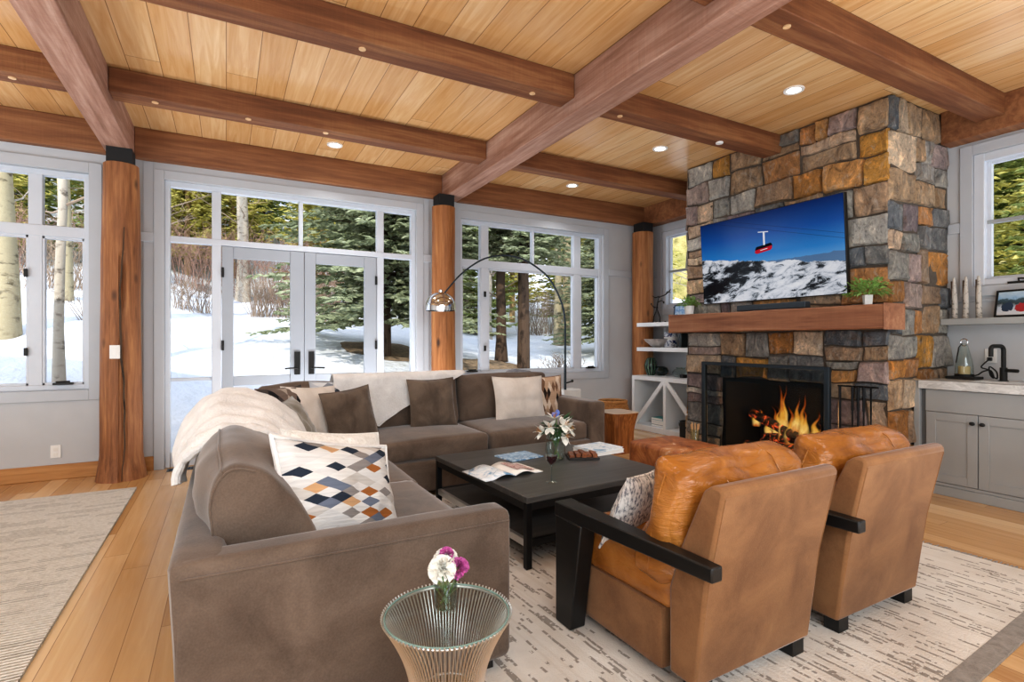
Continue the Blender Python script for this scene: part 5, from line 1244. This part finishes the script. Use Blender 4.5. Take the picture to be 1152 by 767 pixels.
# ------------------------------------------------------------------ armchairs
def make_chair(label):
    t = thing('leather_armchair', (0, 0, 0), label, 'armchair', 'suede and leather armchairs')
    # local: x across, y forward, origin at floor under the seat centre (world centre 1.72,1.62)
    part('base', MB().soft(.325, .275, .115, .015, 8, mat=T(0, .075, .165)), M['suede'], t, world=False)
    prof = [(-.352, .07), (-.40, .44), (-.468, .755), (-.455, .775), (-.42, .777), (-.385, .75), (-.285, .53), (-.235, .375), (-.235, .07)]
    # shell of the back: outline in YZ extruded across, softened
    part('back', MB().prism(prof, -.325, .325, axis=0), M['suede'], t, world=False, bevel=.016)
    for pp in ([(-.31, -.462, .745), (0, -.464, .747), (.31, -.462, .745)], [(-.312, -.35, .09), (-.312, -.40, .44), (-.312, -.465, .74)], [(.312, -.35, .09), (.312, -.40, .44), (.312, -.465, .74)]):
        part('seam', MB().tube(pp, .0025, 6), M['suede'], t, world=False)
    part('seat_cushion', MB().soft(.322, .31, .083, .04, 16, (.012, .025, .03), .006, 6, T(0, .07, .355), seed=3), M['leather'], t, world=False)
    bc_ = part('back_cushion', MB().soft(.345, .085, .225, .05, 24, (.02, .06, .02), .026, 6.5, T(0, -.20, .595) @ Matrix.Rotation(R(13), 4, 'X'), seed=8), M['leather'], t, world=False)
    mm2 = T(0, -.20, .595) @ Matrix.Rotation(R(13), 4, 'X')
    for s_ in (-1, 1):
        part('seam', MB().tube([mm2 @ Vector((s_*.352, .06*math.sin(q), z)) for q, z in ((0, -.19), (.2, -.1), (.2, .1), (0, .19))], .004, 6), M['leather'], bc_, world=False)
        part('seam', MB().tube([mm2 @ Vector((s_*.15, y, z)) for y, z in ((-.142, .08), (-.12, .17), (-.06, .228), (.0, .242), (.06, .228), (.12, .17), (.138, .08))], .003, 6), M['leather'], bc_, world=False)
    for s_ in (-1, 1):
        xo, xi = s_*.425, s_*.332
        a_, b_ = min(xo, xi), max(xo, xi)
        ye = -.47 if s_ < 0 else -.365
        am = MB().prism([(.345, .475), (.345, .54), (ye, .535), (ye, .485)], a_, b_, axis=0)
        am.v = [(p[0]-s_*.042*(.345-p[1])/.8 if abs(p[0]-xo) < 1e-6 else p[0], p[1], p[2]) for p in am.v]
        part('arm', am, M['ebony'], t, world=False, bevel=.006)
        part('leg', MB().prism([(.345, .012), (.345, .478), (.16, .478), (.235, .012)], a_+.006, b_-.006, axis=0), M['ebony'], t, world=False, bevel=.006, label='wide tapering black front leg')
        part('rear_foot', MB().box(s_*.265-.035, s_*.265+.035, -.345, -.28, .012, .075), M['ebony'], t, world=False)
    return t
c1 = make_chair('tan suede and leather armchair nearest the camera, with a small grey pillow'); c1.location = (1.71, 1.625, 0); c1.rotation_euler = (0, 0, R(1.0))
c2 = dup(c1, (2.575, 1.64, 0), R(0), 'tan suede and leather armchair nearer the wet bar, without a pillow')
pillow(.36, .34, .11, (1.555, 1.735, .545), (.95, .28, 0), (-.02, -.42, .9), 'speck', 'small grey and white speckled pillow in the near armchair', 51, .006)

# ------------------------------------------------------------------ hide ottoman, stump, basket, arc lamp
ot = thing('hide_ottoman', (3.33, 3.0, 0), 'long low ottoman of patched brown hide behind the armchairs', 'ottoman')
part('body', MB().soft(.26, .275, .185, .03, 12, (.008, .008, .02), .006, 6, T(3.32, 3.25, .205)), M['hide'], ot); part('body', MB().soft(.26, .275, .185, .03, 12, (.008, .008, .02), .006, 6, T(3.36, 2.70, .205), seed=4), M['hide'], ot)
for (x, y) in ((3.12, 3.45), (3.54, 3.45), (3.16, 2.5), (3.56, 2.5)): part('foot', MB().box(x-.025, x+.025, y-.025, y+.025, .012, .05), M['oakfelt'], ot)
sp = thing('stump_table', (3.86, 4.66, 0), 'chunky live edge wooden stump table beside the far sofa arm', 'table')
mb = MB(); n = 28; m = 14; vs = []
for j in range(m+1):
    z = .445*j/m
    for k in range(n):
        a = 2*PI*k/n; sq = 1/max(abs(math.cos(a)), abs(math.sin(a)))**.75; q = .19*sq*(1-.16*math.sin(PI*(1-j/m))*(1 if k % 3 else .6)+.10*ns(math.cos(a)*1.6, math.sin(a)*1.6, z*3)); q *= .84+.16*j/m
        vs.append((3.88+q*math.cos(a), 4.66+q*math.sin(a), z))
mb.add(vs, [(j*n+k, j*n+(k+1) % n, (j+1)*n+(k+1) % n, (j+1)*n+k) for j in range(m) for k in range(n)]+[tuple(range(n))[::-1]])
part('trunk', mb, M['stump'], sp, sharp=60)
part('top_face', MB().prism([(vs[m*n+k][0], vs[m*n+k][1]) for k in range(n)], .445, .452), M['stumptop'], sp)
bk = thing('wicker_basket', (4.30, 5.25, 0), 'round wicker basket standing behind the stump table', 'basket')
mb = MB()
for j in range(22):
    z = .02+j*.021; r_ = .17+.04*math.sin(PI*j/21)
    mb.tube([(4.30+(r_+.008*(-1)**(k+j))*math.cos(2*PI*k/32), 5.25+(r_+.008*(-1)**(k+j))*math.sin(2*PI*k/32), z) for k in range(32)], .0115, 6, close=True)
part('weave', mb, M['basket'], bk)
mb = MB().tube([(4.30+.175*math.cos(2*PI*k/32), 5.25+.175*math.sin(2*PI*k/32), .485) for k in range(32)], .015, 8, close=True); part('rim', mb, M['basket'], bk)
part('lining', MB().lathe([(.155, .01), (.16, .45)], 24, (4.30, 5.25, 0)), M['spruce_bark'], bk)
al = thing('arc_floor_lamp', (3.82, 5.45, 0), 'arching steel floor lamp with a chrome dome and white marble block base', 'lamp')
part('marble_base', MB().box(3.66, 3.92, 5.40, 5.60, 0, .64), M['marble'], al, bevel=.008, label='white marble block')
px, py = 3.70, 5.42
rb = MB()
for k in range(7): rb.box(3.71+k*.03, 3.716+k*.03, 5.392, 5.402, .03, .62)
part('pole', MB().tube([(px, 5.43, .60), (px, 5.43, .95)], .016, 14).tube([(px, 5.43, .9), (px, 5.43, 1.35)], .0125, 14), M['steelblk'], al)
part('set_screw', MB().tube([(px, 5.43, .72), (px+.09, 5.42, .74)], .010, 8).ball((px+.10, 5.42, .745), .018, 10), M['blackmat'], al)
ap = [(3.70, 1.35), (3.695, 1.52), (3.66, 1.68), (3.585, 1.84), (3.48, 1.99), (3.36, 2.09), (3.16, 2.195), (3.0, 2.235), (2.86, 2.245), (2.70, 2.22), (2.55, 2.165), (2.40, 2.07), (2.28, 1.97), (2.18, 1.86), (2.10, 1.765)]
pts = []
for i in range(len(ap)-1):
    for k in range(4):
        t = k/4; q = [Vector((ap[max(0, min(len(ap)-1, i+d))][0], 5.43, ap[max(0, min(len(ap)-1, i+d))][1])) for d in (-1, 0, 1, 2)]
        pts.append(.5*((2*q[1])+(q[2]-q[0])*t+(2*q[0]-5*q[1]+4*q[2]-q[3])*t*t+(3*q[1]-q[0]-3*q[2]+q[3])*t**3))
pts.append(Vector((2.10, 5.43, 1.765)))
part('arm', MB().tube(pts, [.0125-.004*i/len(pts) for i in range(len(pts))], 10), M['steelblk'], al)
dm = [(.165*math.sin(a), .165*math.cos(a)) for a in [PI/2*k/14 for k in range(15)]]
dm = [(max(r_, .001), 1.615+z) for r_, z in dm]
dome = part('dome_shade', MB().lathe(dm+[(.165, 1.575), (.16, 1.575), (.16, 1.612)]+[(max(.001, .158*math.sin(a)), 1.613+.158*math.cos(a)) for a in [PI/2*(14-k)/14 for k in range(15)]], 36, (2.06, 5.43, 0), cap=False), M['chrome'], al, label='polished chrome dome')
part('collar', MB().lathe([(.02, 1.775), (.02, 1.80), (.008, 1.81)], 16, (2.06, 5.43, 0)).tube([(2.06, 5.43, 1.80), (2.10, 5.43, 1.765)], .009, 8), M['chrome'], dome)
part('bulb', MB().ball((2.06, 5.43, 1.62), .045, 14), M['white'], dome)

# ------------------------------------------------------------------ outdoors
def gz(x, y):
    t = max(0.0, y-6.7); A = max(0.0, min(.75, .75*(-x+.2)/2.6)) if x < .2 else 0
    sl = .20 if x < 2 else .20-.065*min(1, (x-2)/6)
    z = -.08+A*(1-math.exp(-t/1.6))+sl*t*min(1, t/5)
    if y > 24: z += .32*(y-24)
    if x > 6.5: z = min(z, -.2+.25*(y-3)) if y < 8 else z
    return z+.10*ns(x*.35, y*.35)*min(1, t/2)+.03*ns(x*1.4, y*1.4)*min(1, t)
def gz2(x, y): return gz(x, y)
mb = MB(); nx, ny = 110, 80
vs = [(-34+88*i/nx, 6.34+40*(j/ny)**1.4, 0) for j in range(ny+1) for i in range(nx+1)]
mb.add([(x, y, gz(x, y)) for x, y, _ in vs], [(j*(nx+1)+i, j*(nx+1)+i+1, (j+1)*(nx+1)+i+1, (j+1)*(nx+1)+i) for j in range(ny) for i in range(nx)])
struct('snow_ground', mb, M['snow'], 'snow covered slope outside the windows', sharp=180)
mb = MB(); vs = [(6.0+40*(i/30)**1.3, -16+22.34*j/30) for j in range(31) for i in range(31)]
mb.add([(x, y, -.3+max(0, x-9)*.16+.12*ns(x*.4, y*.4)) for x, y in vs], [(j*31+i, j*31+i+1, (j+1)*31+i+1, (j+1)*31+i) for j in range(30) for i in range(30)])
struct('snow_ground_side', mb, M['snow'], 'snow covered ground beyond the right wall', sharp=180)
# wooded hillside that closes the view
mb = MB(); nn = 60
def hillp(i, j):
    a = R(118)-R(170)*i/nn; rr = 34+18*j/14; z = 1.5+17*(j/14)**.8
    x, y = 4+rr*math.cos(a), 4+rr*math.sin(a); return (x+2.5*ns(x*.1, y*.1), y, z+2.0*ns(x*.12, y*.12, j*.2)-1.5*(j == 0)*3)
mb.add([hillp(i, j) for j in range(15) for i in range(nn+1)], [(j*(nn+1)+i, j*(nn+1)+i+1, (j+1)*(nn+1)+i+1, (j+1)*(nn+1)+i) for j in range(14) for i in range(nn)])
struct('hillside', mb, M['hill'], 'wooded hillside in the distance', sharp=180)

def conifer(h, r, seed, levels, per, twigs, tl, first=.1, droop=.35, tr=.16):
    """foliage and trunk meshes of one evergreen, base at the origin"""
    random.seed(seed); tk = MB(); fo = MB()
    tk.tube([(.06*ns(z, seed), .06*ns(z, seed+4), z) for z in [h*i/10 for i in range(11)]], [tr*(1-.93*i/10) for i in range(11)], 10)
    for l in range(levels):
        f = first+(1-first)*l/levels; z = h*f; L = r*(1-f)**.8*random.uniform(.8, 1.1)+.12
        for b in range(per):
            a = 2*PI*(b+random.random()*.7)/per+l*.9; d = Vector((math.cos(a), math.sin(a), 0)); LL = L*random.uniform(.7, 1.1)
            def pt(s_): return Vector((0, 0, z))+d*LL*s_+Vector((0, 0, LL*(.18*s_-droop*s_*s_+.16*s_**4)))
            if l % 2 == 0: tk.tube([pt(0), pt(.4), pt(.8)], [.018, .012, .005], 4, cap=False)
            side = d.cross(Vector((0, 0, 1)))
            for k in range(twigs):
                s_ = .12+.9*(k+random.random())/twigs
                if s_ > 1.02: continue
                p = pt(s_); sg = 1 if k % 2 else -1
                t = (side*sg*random.uniform(.5, 1)+d*random.uniform(.4, .9)+Vector((0, 0, random.uniform(-.45, .15)))).normalized()
                ln_ = tl*(1.15-.5*s_)*random.uniform(.7, 1.25); w = ln_*random.uniform(.16, .26)
                e = p+t*ln_; q = p+t*ln_*.45; n2 = t.cross(Vector((random.uniform(-.6, .6), random.uniform(-.6, .6), 1))).normalized()*w
                up = n2.cross(t).normalized()*w*.5
                fo.add([p, q+n2-up*.6, e, q-n2-up*.6, q+up], [(0, 1, 4), (1, 2, 4), (2, 3, 4), (3, 0, 4)])
    return tk, fo
def tree_root(kind, label, group): return thing(kind, (0, 0, 0), label, 'tree', group)
def make_tree(kind, mesh, bark_, nee):
    t = tree_root(kind, '', 'evergreens outside'); part('trunk', mesh[0], M[bark_], t, world=False); part('foliage', mesh[1], M[nee], t, world=False, flat=True); return t
protoA = make_tree('spruce_tree', conifer(9.5, 2.9, 5, 46, 9, 42, .34, .09, .42, .2), 'spruce_bark', 'spruce')
protoB = make_tree('spruce_tree', conifer(12, 2.2, 8, 44, 8, 36, .33, .24, .40, .17), 'spruce_bark', 'spruce')
protoC = make_tree('pine_tree', conifer(11, 2.5, 11, 30, 7, 28, .42, .10, .15, .16), 'peelbark', 'pine')
protoD = make_tree('fir_tree', conifer(10, 2.3, 14, 32, 7, 26, .42, .06, .25, .15), 'spruce_bark', 'fir')
used = set()
def put(proto, x, y, s_, rz, label):
    t = proto if proto.name not in used else dup(proto); used.add(proto.name)
    t.location = (x, y, gz(x, y)-.12); t.rotation_euler = (0, 0, rz); t.scale = (s_, s_, s_); t['label'] = label; return t
put(protoA, 3.15, 12.0, 1.0, .3, 'big blue-green spruce seen through the right french door')
put(protoB, 6.4, 11.2, .95, 1.1, 'tall spruce with a dark bare lower trunk in the picture window')
put(protoB, 4.6, 12.4, .9, 2.7, 'spruce at the left edge of the picture window')
put(protoD, 8.7, 18.5, .7, .5, 'small green fir in the middle of the picture window')
put(protoA, 10.6, 13.0, .75, 4.0, 'dark spruce at the right edge of the picture window')
ev = [(protoC, .2, 25, .9, 'yellow-green pine on the hill seen above the left french door'), (protoC, 3.2, 21, .8, 'bright yellow-green pine behind the big spruce'), (protoD, -2.2, 26, .9, 'fir on the hill above the left sidelight'),
      (protoD, -6.5, 24, .95, 'fir on the hill behind the left window aspens'), (protoC, -9.5, 26, 1.0, 'pine at the far left of the hill'), (protoC, -4.6, 28, 1.0, 'tall pine on the hill between window and doors'), (protoD, 1.6, 29, 1.0, 'distant fir over the door transom'),
      (protoC, 6.5, 26, 1.0, 'pine on the hill behind the big spruce, right'), (protoD, 9.5, 24, 1.0, 'fir on the hill behind the picture window'), (protoC, 12.5, 23, .95, 'pine behind the pale trunks of the picture window'), (protoD, 15.5, 22, 1.0, 'fir at the right of the picture window view'), (protoD, 5.0, 31, 1.1, 'far fir high on the hill'),
      (protoC, -12.5, 25, 1.0, 'leftmost pine on the hill'), (protoD, -1.0, 31, 1.1, 'far fir behind the yellow-green pine'), (protoC, -7.8, 31, 1.1, 'far pine high on the left hill'), (protoD, 11.5, 29, 1.1, 'far fir high on the right hill'), (protoC, 19, 21, 1.0, 'pine seen through the narrow corner window'), (protoD, 22, 16, 1.0, 'fir seen deep in the narrow corner window'),
      (protoC, 15.0, 6.6, .9, 'yellow-green pine outside the bar window, left'), (protoC, 17.5, 4.2, 1.0, 'yellow-green pine outside the bar window, centre'), (protoD, 21, 6.5, 1.1, 'fir behind the pines outside the bar window'), (protoD, 13.5, 3.2, .75, 'low fir outside the bar window, right'), (protoC, 20, 9.5, 1.0, 'pine far outside the bar window')]
ev += [(protoD, -3.4, 23.0, .8, 'fir just right of the left window aspens, on the hill'), (protoC, -1.3, 23.5, .75, 'yellow-green pine above the left sidelight shrubs'), (protoC, -6.2, 20.8, .7, 'young pine behind the thick aspen'), (protoD, 8.0, 22.5, .8, 'young fir between the picture window trunks'), (protoC, 13.6, 19.0, .75, 'young pine at the right of the picture window'), (protoD, -10.5, 22, .85, 'fir near the far left of the hill')]
random.seed(31)
for p, x, y, s_, lab in ev:
    t = put(p, x, y, s_, random.uniform(0, 6), lab)
    if x > 12.9 and y < 10: t.location.z = -.4+max(0, x-9)*.16
def trunk(x, y, h, r0, mat, label, kind, seed, lean=(0, 0)):
    random.seed(seed); z0 = gz(x, y)-.15; t = thing(kind, (x, y, z0), label, 'tree', 'bare trunks outside')
    pts = [(x+lean[0]*i/10+.08*ns(i*.5, seed), y+lean[1]*i/10+.08*ns(i*.5, seed+9), z0+h*i/10) for i in range(11)]
    part('trunk', MB().tube(pts, [r0*(1+.35*(i == 0)-.55*i/10) for i in range(11)], 16), M[mat], t)
    mb = MB()
    for k in range(26):
        f = random.uniform(.22, .98); i = int(f*10); p = Vector(pts[i]).lerp(Vector(pts[min(10, i+1)]), f*10-i); a = random.uniform(0, 2*PI); L = random.uniform(.6, 1.8); d = Vector((math.cos(a), math.sin(a), random.uniform(-.1, .5)))
        q = [p, p+d*L*.5+Vector((0, 0, .1*L)), p+d*L+Vector((random.uniform(-.2, .2), random.uniform(-.2, .2), .25*L))]; mb.tube(q, [.022, .014, .005], 5, cap=False)
        for u in range(5):
            b0 = q[1].lerp(q[2], random.random()); mb.tube([b0, b0+Vector((random.uniform(-.4, .4), random.uniform(-.4, .4), random.uniform(0, .4)))*.8], [.008, .003], 4, cap=False)
    part('branches', mb, M['twig' if mat != 'aspen' else 'paletrunk'], t)
trunk(-3.03, 10.9, 9, .17, 'aspen', 'thick pale yellow aspen trunk at the left edge of the left window', 'aspen_tree', 1)
trunk(-1.97, 9.1, 9, .062, 'paletrunk', 'slim pale aspen trunk in the right sash of the left window', 'aspen_tree', 2, (.05, 0))
trunk(-2.9, 13.8, 10, .12, 'aspen', 'grey trunk just right of the thick aspen', 'aspen_tree', 3)
trunk(.50, 20.0, 12, .20, 'paletrunk', 'pale straight trunk above the left french door', 'aspen_tree', 4)
trunk(-1.5, 17.5, 9, .05, 'paletrunk', 'thin pale trunk in the left sidelight', 'aspen_tree', 5)
trunk(10.2, 15.4, 11, .14, 'aspen', 'pale yellow trunk left of the pair in the picture window', 'aspen_tree', 6)
trunk(10.62, 15.5, 11, .16, 'aspen', 'pale yellow trunk right of the pair in the picture window', 'aspen_tree', 7)
trunk(11.2, 14.0, 10, .06, 'paletrunk', 'thin pale trunk at the right of the picture window', 'aspen_tree', 8)
trunk(8.1, 16.5, 10, .07, 'paletrunk', 'thin trunk left of the pale pair', 'aspen_tree', 9)
trunk(14.0, 13.5, 10, .10, 'aspen', 'leaning pale trunk in the narrow corner window', 'aspen_tree', 10, (1.6, -1.0))
trunk(6.15, 11.9, 7, .14, 'spruce_bark', 'second dark trunk beside the tall spruce', 'dead_tree', 11)
def shrub(x, y, n, h, mat, label, seed):
    random.seed(seed); z0 = gz(x, y)-.05; t = thing('bare_shrub', (x, y, z0), label, 'shrub', 'bare winter shrubs'); mb = MB()
    for k in range(int(n*1.7)):
        a = random.uniform(0, 2*PI); r_ = random.uniform(.1, .9)*h*.7; b = Vector((x+random.uniform(-.5, .5)*h, y+random.uniform(-.3, .3)*h, z0)); top = b+Vector((math.cos(a)*r_, math.sin(a)*r_, h*random.uniform(.5, 1.1))); mid = b.lerp(top, .5)+Vector((0, 0, .15*h))
        mb.tube([b, mid, top], [.009, .006, .002], 3, cap=False)
        for u in range(5):
            p = mid.lerp(top, random.random()); mb.tube([p, p+Vector((random.uniform(-.35, .35), random.uniform(-.35, .35), random.uniform(.05, .45)))*h*.5], [.006, .002], 3, cap=False)
    part('stems', mb, M[mat], t, label=None)
sh = [(-3.4, 15.6, 60, 1.3, 'twig', 'bare shrub beside the thick aspen'), (-1.9, 12.2, 26, .8, 'twig', 'low bare shrub on the snow behind the slim aspen'), (-5.5, 18, 80, 1.8, 'redtwig', 'russet shrub behind the left window'), (-2.7, 19.5, 90, 1.9, 'redtwig', 'russet shrub at the snow edge left of the sidelight'), (-.4, 20.5, 100, 2.1, 'redtwig', 'russet shrub at the snow edge above the left sidelight'), (1.9, 19.8, 100, 2.2, 'redtwig', 'russet thicket behind the left french door'), (1.2, 16.8, 70, 1.2, 'twig', 'grey bare shrub on the snow behind the left french door'), (2.5, 16.4, 70, 1.3, 'twig', 'grey bare shrub near the big spruce'), (-.75, 15.5, 34, .8, 'twig', 'sparse bare shrub in the left sidelight'), (3.9, 19.5, 90, 2.0, 'redtwig', 'russet thicket behind the big spruce'), (8.0, 19.0, 80, 1.8, 'twig', 'bare thicket deep in the picture window'), (11.5, 18.5, 80, 1.8, 'twig', 'bare thicket at the right of the picture window'), (-7.8, 19.5, 90, 2.0, 'twig', 'bare thicket at the far left'), (6.9, 10.2, 26, .7, 'twig', 'fallen twiggy branches on the snow in the picture window')]
for i, (x, y, n, h, m, lab) in enumerate(sh): shrub(x, y, n, h, m, lab, 60+i)
for (x, y, r_, lab, nm) in ((3.4, 12.6, 1.3, 'brown needle litter under the big spruce', 1), (5.2, 11.2, 1.1, 'brown needle litter under the tall spruces', 2)):
    mb = MB(); vs = [(x, y, gz(x, y)+.06)]; n = 40
    for q in (.5, 1.0):
        for k in range(n):
            a = 2*PI*k/n; rr = r_*q*(1+.35*ns(math.cos(a)*2+x, math.sin(a)*2)); px_, py_ = x+rr*math.cos(a), y+rr*.8*math.sin(a); vs.append((px_, py_, gz(px_, py_)+(.05 if q < 1 else .012)))
    mb.add(vs, [(0, 1+k, 1+(k+1) % n) for k in range(n)]+[(1+k, 1+n+k, 1+n+(k+1) % n, 1+(k+1) % n) for k in range(n)])
    o = solo('needle_litter', mb, M['duff'], lab, 'ground', kind='stuff', sharp=180)
random.seed(77)
for k in range(4):
    x = -1.93+k*.135; y = 8.2-.02*k; z = gz(x, y)
    solo('edging_stone', MB().soft(.05, .05, .22, .015, 6, amp=.008, fr=9, mat=T(x, y, .515-.012*k*k*.5), seed=k), M['rock'], 'dark upright edging block in the snow just outside the left window', 'stone', 'edging blocks in the snow')

# ------------------------------------------------------------------ light
def area(name, loc, rot, sx_, sy_, p, col=(1, 1, 1)):
    l = bpy.data.lights.new(name, 'AREA'); l.shape = 'RECTANGLE'; l.size = sx_; l.size_y = sy_; l.energy = p; l.color = col
    o = bpy.data.objects.new(name, l); C.objects.link(o); o.location = loc; o.rotation_euler = rot; return o
sun = bpy.data.lights.new('sun', 'SUN'); sun.energy = 2.9; sun.angle = R(.6); sun.color = (1, .93, .82)
so = bpy.data.objects.new('sun', sun); C.objects.link(so); d = Vector((.42, .76, -.60)); so.rotation_euler = d.to_track_quat('-Z', 'Y').to_euler(); so.location = (0, 0, 12)
w = bpy.data.worlds.new('world'); SC.world = w; w.use_nodes = True; nt = w.node_tree; nt.nodes.clear()
ou = nt.nodes.new('ShaderNodeOutputWorld'); bg = nt.nodes.new('ShaderNodeBackground'); sk = nt.nodes.new('ShaderNodeTexSky')
sk.sky_type = 'NISHITA'; sk.sun_disc = False; sk.sun_elevation = R(35); sk.sun_rotation = R(210); sk.altitude = 2400; sk.air_density = 1.0; sk.dust_density = 1.5
mx = nt.nodes.new('ShaderNodeMixRGB'); mx.inputs[0].default_value = .55; mx.inputs[2].default_value = (4.2, 4.3, 4.5, 1)
nt.links.new(sk.outputs[0], mx.inputs[1]); bg.inputs[1].default_value = .52; nt.links.new(mx.outputs[0], bg.inputs[0]); nt.links.new(bg.outputs[0], ou.inputs[0])
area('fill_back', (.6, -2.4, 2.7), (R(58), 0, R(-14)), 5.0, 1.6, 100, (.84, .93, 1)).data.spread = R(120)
area('fill_up_sofa', (1.5, 5.55, .06), (R(180), 0, 0), 2.4, .45, 50, (.90, .95, 1))  # unseen fill added behind the far sofa to brighten the ceiling
area('fill_up_left', (-3.6, 3.2, .3), (R(180), 0, 0), 1.6, 3.0, 130, (.84, .93, 1))  # added fill for the ceiling, unseen left of the view
area('fill_up_right', (3.6, -.6, .3), (R(180), 0, 0), 3.0, 1.6, 110, (.84, .93, 1))  # unseen ceiling fill added out of frame on the right
area('fill_up_near', (.2, -1.0, .3), (R(180), 0, 0), 3.0, 1.4, 90, (.84, .93, 1))  # ceiling fill added behind the camera, no room lamp stands there
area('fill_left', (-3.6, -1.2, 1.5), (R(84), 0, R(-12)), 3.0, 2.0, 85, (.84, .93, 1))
for (x, y) in ((.98, 5.62), (3.94, 5.62), (3.99, 4.1), (4.0, 2.63), (-2.2, 4.1), (.9, 2.6), (.9, 4.2), (2.9, .9), (-2.4, 1.2)):  # spots at the downlights, then some where no fixture is built
    l = bpy.data.lights.new('ceiling_spot', 'SPOT'); l.energy = 34; l.spot_size = R(120); l.spot_blend = .8; l.shadow_soft_size = .07; l.color = (.97, .98, 1)
    o = bpy.data.objects.new('ceiling_spot', l); C.objects.link(o); o.location = (x, y, CEIL-.03)
l = bpy.data.lights.new('fire_glow', 'POINT'); l.energy = 14; l.color = (1, .5, .18); l.shadow_soft_size = .12; o = bpy.data.objects.new('fire_glow', l); C.objects.link(o); o.location = (4.86, 3.3, .5)
SC.view_settings.view_transform = 'Standard'; SC.view_settings.look = 'None'; SC.view_settings.exposure = .30; SC.view_settings.gamma = .88
